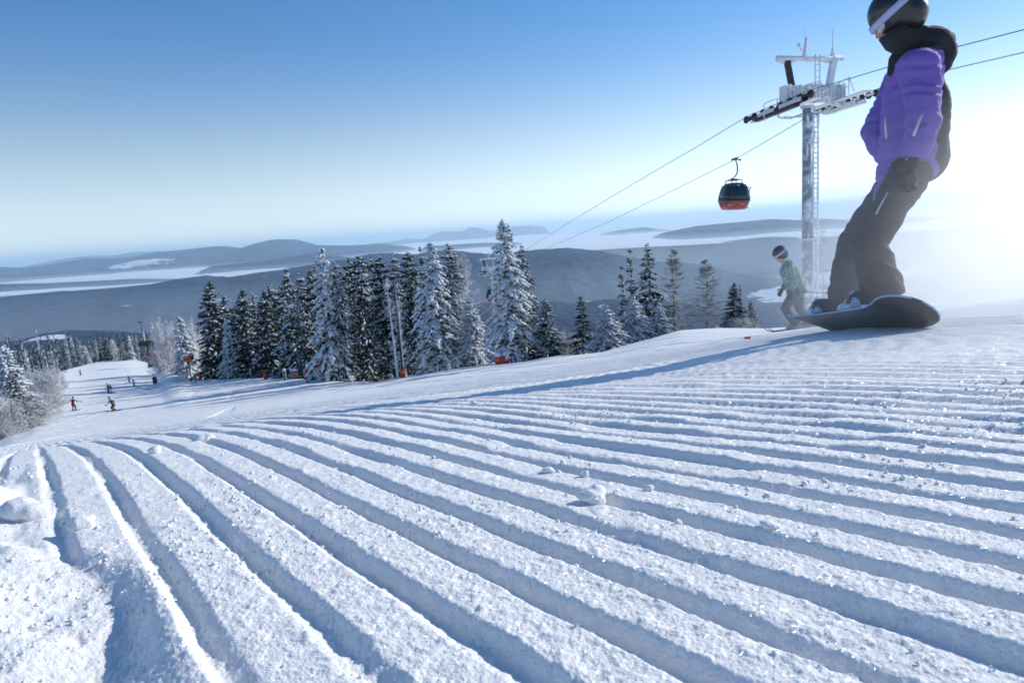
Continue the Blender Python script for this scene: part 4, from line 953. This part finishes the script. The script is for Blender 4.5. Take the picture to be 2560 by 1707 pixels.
_ft = (bsd*1.0).normalized()
SB['anL'] = sbd.location+bax*.27+bup*.125-bsd*.03; SB['anR'] = sbd.location-bax*.22+bup*.125-bsd*.03
_sp = SB['shL']-Vector((0, 0, 0))
def pick_sb(c):
    # black back panel, hood and side of the jacket; the rest is purple
    return 0
body, L, o, at = person(SB, 'close snowboarder in purple and black jacket, dark trousers and black helmet at the right', 'snowboarder', None, M['purple'], M['pants'], voxel=.011, torso=(.132, .125), arm=.064, leg=.069, lowleg=.084, wr=.011, f=(-.86, .26, -.46), s=(-.28, -.95, 0), headr=.93, ff=bsd)
tn = [c for c in body.children if c.name.startswith('jacket')][0]; tn.data.materials.append(M['black_fabric'])
ncap = L['neck']; pel = L['pelvis']
for p in tn.data.polygons:
    c = p.center; t = (ncap.z-c.z)/(ncap.z-pel.z); cx = ncap.x+(pel.x-ncap.x)*t; near = c.y < ncap.y-.12
    back = c.x > cx+.098
    front = c.x < cx-.150 and c.y < ncap.y+.10 and t < .55
    if back or t < .04: p.material_index = 1
# backpack-like black bulk of the hood and collar
b = MB(); hx = L['neck']
b.ball(hx+Vector((.055, 0, .03)), (.105, .13, .075), 16, 10); b.ball(hx+Vector((.10, 0, -.02)), (.065, .12, .10), 14, 9); b.tube([hx+Vector((-.03, 0, .04)), hx+Vector((-.06, 0, -.03)), hx+Vector((-.085, 0, -.10))], [.05, .052, .035], 12); b.ball(hx+Vector((-.01, 0, .06)), (.085, .09, .06), 14, 9)
mesh_obj('hood', remesh(b, .011, 4, .006, 5), [M['black_fabric']], body)
b = MB(); b.ball(L['neck']+Vector((.078, .0, -.30)), (.068, .130, .21), 16, 12); b.ball(L['pelvis']+Vector((.085, 0, .03)), (.095, .13, .13), 14, 10)
mesh_obj('back_panel', remesh(b, .012, 5, .005, 6), [M['black_fabric']], body)
def zipper(px, Y, w=.006):
    b = MB(); b.tube([D(x, y, Y)-o for x, y in px], w, 6); b.build('zip', M['silver'], body, True)
zipper([(2118, 262), (2112, 275), (2104, 296), (2098, 312)], 3.02); zipper([(2034, 268), (2034, 290), (2036, 318)], 3.195)
zipper([(2040, 440), (2020, 475), (2012, 492)], 3.13, .004)
b = MB(); b.tube([at(-.05, -.07, -.03), at(-.06, -.08, -.09), at(-.02, -.075, -.15)], [.035, .04, .02], 8); b.build('hair', M['hair'], body, True)
b = MB(); b.tube([at(.035, 0, -.045), at(.035, 0, -.09), at(.01, 0, -.14), L['neck']+Vector((-.02, 0, .02))], [.072, .070, .066, .075], 14); b.build('neck_warmer', M['black_fabric'], body, True)
b = MB(); b.tube([at(.05, -.05, -.09), at(.045, -.02, -.135), at(.06, .02, -.12)], .006, 6); b.box(at(.055, -.02, -.135), (.02, .012, .03)); b.build('chin_strap', M['black'], body, True)
b = MB()      # angular lettering on the strap, on the side towards the camera
for i, t in enumerate(np.linspace(-1.05, -2.35, 7)):
    for dt, za, zb_ in ((0, -.014, .014), (.09, .014, -.014)):
        P2 = []
        for q in (0, 1):
            tt = t-dt-.06*q; ct, st = math.cos(tt), math.sin(tt); P2.append(at(-.012+.1415*ct, .1185*st, .040-.030*ct+(za*.75 if q == 0 else zb_*.75)))
        b.tube(P2, .0035, 5)
b.build('strap_lettering', M['strap_mark'], body)

# ---- the skier behind, by the pylon
YS = 12.6
sk_g = on_ground(1832, YS); lift = sk_g.z-D(1832, 762, YS).z
def DS(x, y, dy=0): v = D(x, y, YS+dy); return v+Vector((0, 0, lift))
J = dict(head=DS(1792, 588), neck=DS(1806, 612), shL=DS(1812, 618, -.18), shR=DS(1810, 618, .18), elL=DS(1826, 652, -.24), elR=DS(1808, 650, .24), haL=DS(1818, 672, -.20), haR=DS(1797, 668, .2),
         pelvis=DS(1830, 668), hipL=DS(1828, 675, -.09), hipR=DS(1834, 675, .09), knL=DS(1803, 712, -.12), knR=DS(1836, 712, .12), anL=DS(1830, 748, -.13), anR=DS(1858, 742, .13))
skb, SL, so_, sat = person(J, 'skier in green and blue printed jacket gliding left before the lift pylon', 'skier', None, M['print'], M['grey_pants'], voxel=.02, torso=(.165, .14), arm=.064, leg=.088, boot=M['boot_grey'], wr=.006, f=(-.90, 0, -.43), s=(0, -1, 0), headr=1.08)
b = MB(); b.ball(SL['neck']+Vector((.03, 0, .02)), (.11, .13, .08), 12, 8); b.ball(SL['neck']+Vector((.10, 0, -.02)), (.06, .10, .06), 10, 7); mesh_obj('hood', remesh(b, .02, 4), [M['print']], skb)
gx = Vector((1, 0, 0)); gl_ = lambda v: Vector((v.x, v.y, float(ground_z(v.x, v.y, False))))
def ski(anc, dx0, dx1, dy0, dy1):
    b = MB(); a = J[anc]; r_ = empty('ski', gl_(a), 0); secs = []
    for t in np.linspace(0, 1, 22):
        x = dx0+(dx1-dx0)*t; y = dy0+(dy1-dy0)*t; p = Vector((a.x+x, a.y+y, 0)); z = float(ground_z(p.x, p.y, False))+.035+(.10*max(0, (.12-t)/.12)**2)
        q = Vector((p.x, p.y, z))-r_.location; w_ = .045 if t > .08 else .045*math.sqrt(max(.02, t/.08)); secs.append([q+Vector((0, -w_, 0)), q+Vector((0, w_, 0)), q+Vector((0, w_, .014)), q+Vector((0, -w_, .014))])
    b.loft(secs); b.build('ski_sheet', M['ski_red'], r_, True, auto=True)
    b = MB(); p = a-r_.location; b.box(Vector((p.x-.02, p.y, .055)), (.34, .07, .035)); b.build('ski_binding', M['boot_grey'], r_, bevel=.008)
    return r_
tag(ski('anL', -.62, .95, .0, .05), 'near red-brown ski of the skier by the pylon', 'ski'); tag(ski('anR', -.80, .80, .0, .05), 'far red-brown ski of the skier by the pylon', 'ski')
def pole(a, b_, mat, lab, w_=.009):
    r_ = empty('ski_pole', a, 0, lab, 'ski pole'); b = MB(); v = b_-a; b.tube([Vector((0, 0, 0)), v*.5, v], [w_, w_*.9, w_*.6], 6); b.build('shaft', mat, r_, True)
    b = MB(); b.tube([v.normalized()*-.10, Vector((0, 0, 0))], .018, 8); b.build('grip', M['black'], r_, True)
    b = MB(); b.disc(v*.94, v, .045, .012, 10); b.build('basket', M['black'], r_, True)
pole(J['haL'], DS(1955, 680, -.35), M['black'], 'dark ski pole stretching back level from the skier hand')
pole(DS(1842, 683, -.3), DS(1892, 716, -.5), M['chrome'], 'bright ski pole slanting down behind the skier', .02)

# ---- small figures on the far piste
def figure(x, y, h, lab, jacket, pants, face=-1, arms=.2, crouch=.12, helm=M['helmet'], dmin=50, lean=.0, extra=None, skis=True):
    g = ground_hit(x, y, dmin); g = Vector((g.x, g.y, float(ground_z(g.x, g.y, False)))); hh = h*g.y/(2352*24/36); k = max(.8, min(1.12, hh/1.68))
    fx = face; u = lambda dx, dy, dz: g+Vector((dx*k, dy*k, dz*k))
    f_ = (fx, 0, 0) if face else (0, 1, 0); s_ = (0, -1, 0) if face else (1, 0, 0)
    sx = Vector(s_); fv = Vector(f_); c = crouch
    def Q(fw, sd, z): return g+(fv*fw+sx*sd+Vector((0, 0, z)))*k
    J = dict(head=Q(.16+lean, 0, 1.55-c), neck=Q(.08+lean, 0, 1.36-c), shL=Q(.05+lean, .17, 1.30-c), shR=Q(.05+lean, -.17, 1.30-c), elL=Q(.06+lean, .17+arms, 1.08-c+arms*.35), elR=Q(.06+lean, -.17-arms, 1.08-c+arms*.35),
             haL=Q(.25+lean, .20+arms*2.1, .95-c+arms*.3), haR=Q(.25+lean, -.20-arms*2.1, .95-c+arms*.3), pelvis=Q(-.05, 0, .86-c), hipL=Q(-.04, .1, .84-c), hipR=Q(-.04, -.1, .84-c), knL=Q(.14, .13, .46-c*.3), knR=Q(.12, -.13, .46-c*.3), anL=Q(-.03, .15, .11), anR=Q(-.03, -.15, .11))
    bd, L_, o_, at_ = person(J, lab, 'skier', 'skiers far down the piste', jacket, pants, sc=k, voxel=.035, torso=(.15*k, .13*k), arm=.06*k, leg=.085*k, helm=helm, f=f_, s=s_)
    if extra: b = MB(); b.ball(L_['neck'].lerp(L_['pelvis'], .45)-fv*.17*k, (.13*k, .15*k, .24*k), 10, 8, jit=.04); b.build('backpack', extra, bd, True)
    for q in ((-1, 1) if skis else ()):
        p0 = Q(-.75, .15*q, 0); p1 = Q(.85, .15*q, 0); b = MB(); z = lambda p: float(ground_z(p.x, p.y, False))+.03
        r_ = empty('ski', p0.lerp(p1, .5), 0, ('left' if q < 0 else 'right')+' ski of the '+lab, 'ski', 'skis of the far skiers'); p = [p0, p0.lerp(p1, .5), p0.lerp(p1, .9), p1]
        b.tube([Vector((v.x, v.y, z(v)+(.09 if i == 3 else 0)))-r_.location for i, v in enumerate(p)], [.045, .045, .045, .02], 6, ov=.3); b.build('ski_sheet', M['black'], r_, True)
    return bd
figure(171, 944, 29, 'skier in red jacket with both arms spread wide', M['red_fabric'], M['black_fabric'], face=0, arms=.26, crouch=.10)
figure(262, 944, 33, 'crouched skier in dark olive with tan backpack', M['olive'], M['olive'], arms=.12, crouch=.22, extra=M['tan'], lean=.12)
figure(251, 902, 26, 'skier in black with pale hat, left of a close pair', M['black_fabric'], M['black_fabric'], arms=.06, helm=M['tan'])
figure(257, 902, 24, 'skier in blue and white, right of a close pair', M['navy'], M['white_fabric'], arms=.12)
figure(298, 878, 17, 'dark-clothed skier at the shadow edge higher up the piste', M['black_fabric'], M['black_fabric'], arms=.08, dmin=80)
figure(309, 886, 17, 'skier with light grey jacket below the dark-clothed one', M['white_fabric'], M['grey_pants'], arms=.10, dmin=80)
figure(185, 861, 15, 'lone dark skier in the middle of the upper piste', M['black_fabric'], M['black_fabric'], face=1, arms=.06, dmin=90)
figure(144, 853, 13, 'person in red standing at the orange fence', M['red_fabric'], M['black_fabric'], face=1, arms=.05, dmin=90, skis=False)
figure(151, 851, 13, 'person in black standing beside the one in red at the orange fence', M['black_fabric'], M['black_fabric'], face=1, arms=.05, dmin=90, skis=False)

# ---------------------------------------------------------------- piste furniture
def cushion(x, Y, h, lab, w_=.42, pole=None, capped=True, mat='orange', d2=0):
    g = on_ground(x, Y); r_ = empty('padded_post', g, 0, lab, 'padded post', 'padded posts along the piste edge')
    b = MB(); b.loft([superring(w_/2*k, w_/2*k, z, 16, 2.6) for z, k in ((-.2, 1), (.05, 1.03), (h*.5, .98), (h*.92, 1.0), (h, .8))]); b.build('pad', M[mat], r_, True, auto=True)
    b = MB(); b.tube([(0, 0, h*.55), (0, 0, h*.62)], [w_*.515, w_*.515], 16); b.build('pad_band', M['cab_white'], r_, True)
    if capped: b = MB(); b.ball((0, 0, h+.08), (w_*.56, w_*.56, .17), 10, 7, jit=.07); b.build('snow_cap', M['tree_snow'], r_, True)
    if pole: zt = at_depth(x, pole, Y).z-g.z; b = MB(); b.tube([(0, 0, 0), (0, 0, zt)], [.075, .045], 8); b.build('pole', M['dark_steel'], r_, True)
    return r_
def on(x, y, dm): g = ground_hit(x, y, dm); return g.y
cushion(1145, 38.5, .5, 'left one of three orange pads with snow caps under the tallest spruce', .36)
cushion(1162, 38.6, .5, 'middle one of three orange pads with snow caps under the tallest spruce', .36)
cushion(1171, 39.0, .62, 'right one of three orange pads with snow caps under the tallest spruce', .36)
cushion(926, 47, .68, 'bright orange pad around the foot of the tall thin pole before the forest', .34, pole=642, capped=False)
cushion(704, 66, 1.15, 'dull red pad around the pole at the shaded forest edge', .4, pole=672, capped=False)
cushion(679, 70, .9, 'dull red pad just left of the shaded pole', .34)
cushion(671, 70.5, .95, 'pale grey post in the shaded row of pads', .3, mat='boot_grey')
cushion(655, 71, 1.0, 'grey-green post at the left of the shaded row of pads', .36, mat='boot_grey')
cushion(611, 78, .9, 'low red pad under the third spruce from the left', .5, capped=False)
cushion(461, 102, 1.1, 'red pad under the leftmost full-grown spruce', .5, capped=False)
def snow_gun(x, Y, y, lab, k=1.0):
    g = on_ground(x, Y); r_ = empty('snow_gun', g, 0, lab, 'snow gun', 'snow guns'); h = at_depth(x, y, Y).z-g.z
    b = MB(); b.tube([(0, 0, 0), (0, 0, h)], .07, 8); 
    for a in (0, 2.1, 4.2): b.beam((0, 0, .5), (math.cos(a)*.7, math.sin(a)*.7, 0), .06)
    b.build('stand', M['dark_steel'], r_, True)
    b = MB(); b.tube([(-.55*k, 0, h-.1), (-.5*k, 0, h-.08), (.1*k, 0, h+.05), (.6*k, 0, h+.18), (.62*k, 0, h+.18)], [.3*k, .46*k, .44*k, .5*k, .38*k], 16); b.build('barrel', M['orange'], r_, True)
    b = MB(); b.disc((.63*k, 0, h+.18), (1, 0, .2), .36*k, .05, 14); b.build('nozzle_ring', M['black'], r_, True)
    b = MB(); b.ball((0, 0, h+.42*k), (.72*k, .48*k, .24*k), 12, 8, jit=.06); b.build('snow_cap', M['tree_snow'], r_, True)
snow_gun(440, 98, 820, 'snow-capped orange snow gun at the foot of the small snow-caked spruce')
snow_gun(361, 150, 812, 'snow-capped dark red snow gun on the upper piste beside the wooden stand', .9)
# hut at the top of the piste's end
g = on_ground(294, 232); hut = empty('hut', g, R_(8), 'small dark wooden hut with snowy roof at the end of the piste', 'hut')
b = MB(); b.box((0, 0, 1.15), (2.9, 2.4, 2.5)); b.build('wall', simple('dark_wood', (.03, .025, .022), .8, nscale=8), hut, bevel=.03)
b = MB(); b.add([(-1.8, -1.5, 2.35), (1.8, -1.5, 2.35), (1.8, 0, 3.05), (-1.8, 0, 3.05), (1.8, 1.5, 2.35), (-1.8, 1.5, 2.35), (-1.8, -1.5, 2.55), (1.8, -1.5, 2.55), (1.8, 0, 3.35), (-1.8, 0, 3.35), (1.8, 1.5, 2.55), (-1.8, 1.5, 2.55)], [(6, 7, 8, 9), (9, 8, 10, 11), (0, 3, 2, 1), (3, 5, 4, 2), (0, 1, 7, 6), (5, 11, 10, 4), (1, 2, 8, 7), (2, 4, 10, 8), (0, 6, 9, 3), (3, 9, 11, 5)]); b.build('roof', M['tree_snow'], hut)
b = MB(); b.box((.4, -1.22, 1.0), (.8, .06, 1.9)); b.build('door', M['dark_steel'], hut)
# raised stand with a mast-like post
g = on_ground(347, 165); st = empty('wooden_stand', g, 0, 'dark raised stand on one stout post at the right edge of the upper piste', 'stand'); h = at_depth(347, 788, 165).z-g.z
b = MB(); b.tube([(0, 0, -.2), (0, 0, h*.5), (.1, 0, h)], [.7, .5, .45], 10); b.build('post', M['black'], st, True)
b = MB(); b.box((0, 0, h), (4.0, 1.4, .9)); b.box((0, 0, h+.6), (3.4, 1.2, .25)); b.build('platform', M['olive'], st, bevel=.05)
def lamp(x, yt, Y, lab):
    g = on_ground(x, Y); r_ = empty('lamp_post', g, 0, lab, 'lamp post', 'lamp posts'); h = at_depth(x, yt, Y).z-g.z
    b = MB(); b.tube([(0, 0, 0), (0, 0, h)], [.16, .09], 8); b.build('pole', M['dark_steel'], r_, True)
    b = MB(); b.box((-.25, 0, h), (.9, .5, .35)); b.box((.35, 0, h+.05), (.3, .4, .25)); b.build('lamp_head', M['black'], r_, bevel=.05)
lamp(339, 738, 200, 'tall lamp post rising above the wood left of the forest')
lamp(190, 797, 220, 'pale post among the frosted trees behind the orange fence')
# orange safety net with its posts
net = empty('safety_net', on_ground(160, 195), 0, 'long orange safety net on posts across the end of the piste', 'safety net')
pts = [on_ground(x, Y) for x, Y in ((119, 168), (135, 175), (150, 182), (165, 190), (180, 198), (196, 206), (215, 214), (235, 220), (258, 226))]
V = []; Q_ = []
for i, p in enumerate(pts):
    p = p-net.location
    V += [p+Vector((0, 0, .15)), p+Vector((0, 0, 1.05)), p+Vector((0, .05, 1.05)), p+Vector((0, .05, .15))]
for i in range(len(pts)-1):
    for k in range(4): Q_.append((i*4+k, i*4+(k+1) % 4, i*4+4+(k+1) % 4, i*4+4+k))
b = MB(); b.add(V, Q_); b.build('netting', simple('orange_net', (.42, .12, .06), .8, nscale=3, noise=.4), net)
for p in pts: b = MB(); q = p-net.location; b.tube([q, q+Vector((0, 0, 1.35))], .05, 6); b.build('net_post', M['orange'], net, True)
for x, Y, lab, w_, h in ((126, 168, 'dark red padded block at the left end of the orange net', 1.3, 1.4), (196, 205, 'bright orange padded post at the middle of the orange net', 1.2, 1.5), (258, 226, 'small red pad near the hut', 1.0, 1.2)):
    cushion(x, Y, h, lab, w_, capped=False)
cushion(89, 70, .95, 'narrow red marker post beside the tracks at the left piste edge', .22, capped=False, mat='orange')
g = ground_hit(357, 880, 70); g = on_ground(357, g.y); bl = empty('barrel', g, 0, 'small dark blue barrel standing on the upper piste near the forest tip', 'barrel'); b = MB(); b.tube([(0, 0, 0), (0, 0, .05), (0, 0, .5), (0, 0, 1.0), (0, 0, 1.05)], [.3, .34, .36, .34, .3], 14); b.build('drum', M['navy'], bl, True); b = MB(); b.tube([(0, 0, 1.05), (0, 0, 1.09)], .31, 14); b.build('lid', M['navy'], bl, True)
gr = on_ground(8, 43); rn = empty('fallen_net', gr, R_(30), 'strip of faded red netting lying at the left picture edge', 'netting'); b = MB(); b.tube([(-2.2, -.3, .1), (-1, 0, .35), (0, .05, .2), (1.2, .1, .45), (2.2, 0, .2)], [.1, .14, .1, .12, .08], 8, ov=1.8); b.build('netting', simple('faded_red', (.35, .06, .07), .8, nscale=6, noise=.4), rn, True)
g = ground_hit(1722, 786, 6); g = Vector((g.x, g.y, float(ground_z(g.x, g.y, False)))); fl = empty('marker_flag', g, 0, 'tiny orange marker lying in the snow left of the skier', 'marker'); b = MB(); b.tube([(0, 0, 0), (-.01, 0, .03)], .004, 6); b.build('stick', M['ski_red'], fl, True); b = MB(); b.box((-.02, 0, .03), (.05, .012, .02)); b.build('flag', M['orange'], fl, bevel=.003)

# ---------------------------------------------------------------- loose snow
def clump(x, y, w_, lab, seed, flat=.6):
    random.seed(seed); g = ground_hit(x, y, .3); z = float(ground_z(g.x, g.y)); r0 = w_*g.y/1568/2
    b = MB()
    for i in range(9): a = random.uniform(0, 6.28); q = random.uniform(0, .6)*r0; b.ball((math.cos(a)*q, math.sin(a)*q*.7, random.uniform(0, .3)*r0), (r0*random.uniform(.35, .6), r0*random.uniform(.35, .55), r0*flat*random.uniform(.4, .7)), 9, 6, jit=.10)
    me = remesh(b, max(r0*.09, .0008), 1, r0*.05, seed, (60/r0*.05, 1, 60/r0*.05)); o_ = mesh_obj('snow_clump', me, [M['snow']]); o_.location = (g.x, g.y, z+r0*.12); tag(o_, lab, 'snow clump', 'loose snow clumps')
clump(1365, 1172, 90, 'biggest rounded snow clump lying in a groove right of the middle', 1)
clump(1258, 1100, 38, 'small flat snow chip on a ridge above the biggest clump', 2, .4)
clump(1342, 1110, 26, 'pointed snow chip standing on the ridge above the biggest clump', 3, 1.3)
clump(1490, 1148, 34, 'snow lump in the groove right of the pointed chip', 4)
clump(1560, 1228, 22, 'tiny upright ice chip right of the biggest clump', 5, 1.6)
clump(360, 1052, 46, 'rounded snow lump beside a ridge at the left crest', 6)
clump(190, 1235, 90, 'broken flat snow plate on the messy snow at the left', 7, .35)
clump(50, 1200, 130, 'large soft snow mound at the left edge', 8, .6)
clump(465, 1018, 60, 'snow lump topping the ridges at the crest', 9, .6)
clump(1770, 1245, 60, 'flat snow chip in the grooves right of the middle', 10, .35)
clump(1095, 936, 40, 'small lump on the far ridges in the middle', 11, .5)
clump(1325, 1325, 24, 'tiny crumb on the broad ridge below the biggest clump', 12, .7)
# thousands of loose crystals and crumbs resting on the ridges
g = np.random.default_rng(4); n = 5000
dd = .30*np.exp(g.uniform(0, math.log(1.5/.30), n)); aa = np.arctan(g.uniform(-.8, .8, n)); X = np.sin(aa)*dd; Y = np.cos(aa)*dd
Z = ground_z(X, Y); sz = g.uniform(.0005, .0013, n)*(1+1.6*(g.uniform(0, 1, n) > .97))*np.clip(dd/.9, .65, 1.7)
oct_ = np.array([[1, 0, 0], [0, 1, 0], [-1, 0, 0], [0, -1, 0], [0, 0, 1], [0, 0, -1.]]); A_ = g.uniform(0, 6.28, n)
V = np.repeat(np.stack([X, Y, Z+sz*.5], 1)[:, None, :], 6, 1); OO = oct_[None]*sz[:, None, None]*g.uniform(.6, 1.3, (n, 6, 1)); c_, s_ = np.cos(A_)[:, None], np.sin(A_)[:, None]
V[:, :, 0] += OO[:, :, 0]*c_-OO[:, :, 1]*s_; V[:, :, 1] += OO[:, :, 0]*s_+OO[:, :, 1]*c_; V[:, :, 2] += OO[:, :, 2]
T_ = np.array([[0, 1, 4], [1, 2, 4], [2, 3, 4], [3, 0, 4], [1, 0, 5], [2, 1, 5], [3, 2, 5], [0, 3, 5]]); Q = (np.arange(n)[:, None, None]*6+T_[None]).reshape(-1, 3)
o_ = mesh_np('snow_crumbs', V.reshape(-1, 3), Q, M['tree_snow'], smooth=True); tag(o_, 'loose snow crystals strewn over the combed ridges in the foreground', 'loose snow', kind='stuff')

# crumbled lumps broken off the crests, lying in drifts in the grooves
g = np.random.default_rng(9); n = 8000; dd = .28*np.exp(g.uniform(0, math.log(1.7/.28), n)); aa = np.arctan(g.uniform(-.85, .8, n)); X = np.sin(aa)*dd; Y = np.cos(aa)*dd
kp = fbm(X*4.2+7, Y*4.2, 201, 3)-.16*sstep(.0, .6, X) > .20; X, Y, dd = X[kp], Y[kp], dd[kp]; n = len(X); print('lumps', n)
Z = ground_z(X, Y); sz = (.0009+.0026*g.uniform(0, 1, n)**3)*np.clip(dd, .6, 1.1)
tb = MB(); tb.ball((0, 0, 0), 1.0, 7, 5); bv = np.array(tb.v); nv = len(bv)
fq = np.array([f if len(f) == 4 else tuple(f)+(f[2],) for f in tb.f]); tri = np.concatenate([fq[:, [0, 1, 2]], fq[:, [0, 2, 3]]]); tri = tri[(tri[:, 0] != tri[:, 2]) & (tri[:, 1] != tri[:, 2])]
V = bv[None]*sz[:, None, None]*g.uniform(.7, 1.25, (n, nv, 1))*g.uniform(.7, 1.3, (n, 1, 3)); V += np.stack([X, Y, Z+sz*.3], 1)[:, None, :]
Q = (np.arange(n)[:, None, None]*nv+tri[None]).reshape(-1, 3)
o_ = mesh_np('snow_crumbs', V.reshape(-1, 3), Q, M['snow'], smooth=True); tag(o_, 'drifts of crumbled snow lumps lying in the grooves of the foreground', 'loose snow', kind='stuff')
# ---------------------------------------------------------------- the air
def volmat(name, dens, col, an):
    m = bpy.data.materials.new(name); m.use_nodes = True; nt = m.node_tree; nt.nodes.clear()
    o = nt.nodes.new('ShaderNodeOutputMaterial'); v = nt.nodes.new('ShaderNodeVolumePrincipled')
    v.inputs['Color'].default_value = col+(1,); v.inputs['Density'].default_value = dens; v.inputs['Anisotropy'].default_value = an
    nt.links.new(v.outputs[0], o.inputs['Volume']); return m, nt, v
def box(name, lo, hi, mat):
    V = [(x, y, z) for x in (lo[0], hi[0]) for y in (lo[1], hi[1]) for z in (lo[2], hi[2])]
    Q = [(0, 1, 3, 2), (4, 6, 7, 5), (0, 4, 5, 1), (2, 3, 7, 6), (0, 2, 6, 4), (1, 5, 7, 3)]
    return mesh_np(name, V, Q, mat, smooth=False)
hz, _, _ = volmat('haze', 5e-5, (.68, .88, 1), .25)
tag(box('haze', (-96000, -96000, -470), (96000, 96000, 300), hz), kind='stuff')

vm_, _, _ = volmat('valley_mist', 1.6e-4, (.86, .94, 1), .2)
tag(box('valley_mist', (-22000, 2300, -466), (22000, 21000, -225), vm_), 'pale morning mist lying low in the valleys between the far hills', 'mist', kind='stuff')
# added scattering volumes that imitate veiling sun glare around the snowboarder and rightward
mm, nt_m, vv = volmat('glare_veil', .3, (1, 1, 1), .68)
tcm = nt_m.nodes.new('ShaderNodeTexCoord'); ln = nt_m.nodes.new('ShaderNodeVectorMath'); ln.operation = 'LENGTH'; nt_m.links.new(tcm.outputs['Object'], ln.inputs[0])
mrm = nt_m.nodes.new('ShaderNodeMapRange'); mrm.inputs['From Min'].default_value = .05; mrm.inputs['From Max'].default_value = 1; mrm.inputs['To Min'].default_value = .85; mrm.inputs['To Max'].default_value = 0
nt_m.links.new(ln.outputs['Value'], mrm.inputs[0]); nm_ = nt_m.nodes.new('ShaderNodeTexNoise'); nm_.inputs['Scale'].default_value = 2.2; nm_.inputs['Detail'].default_value = 2; nt_m.links.new(tcm.outputs['Object'], nm_.inputs['Vector'])
ml = nt_m.nodes.new('ShaderNodeMath'); ml.operation = 'MULTIPLY'; nt_m.links.new(mrm.outputs[0], ml.inputs[0]); m2_ = nt_m.nodes.new('ShaderNodeMath'); m2_.operation = 'MULTIPLY'; m2_.inputs[1].default_value = 2.0; nt_m.links.new(nm_.outputs[0], m2_.inputs[0]); nt_m.links.new(m2_.outputs[0], ml.inputs[1])
nt_m.links.new(ml.outputs[0], vv.inputs['Density'])
b = MB(); b.ball((0, 0, 0), 1.0, 24, 16); pw = b.build('glare_veil', mm, None, True); pw.location = (5.1, 4.7, -.75); pw.scale = (3.4, 3.0, 1.7); pw.rotation_euler = (0, 0, R_(25))
tag(pw, 'added veil of mist standing in for sun glare right of the snowboarder', 'added sun glare', kind='stuff')

b = MB(); b.ball((0, 0, 0), 1.0, 24, 16); pw2 = b.build('glare_veil', mm, None, True); pw2.location = (2.15, 3.0, -.28); pw2.scale = (1.0, .75, .8)  # second added volume, pales the lower legs as glare would
tag(pw2, 'thin added wisp of glare mist over the boots and shins of the snowboarder', 'added sun glare', kind='stuff')
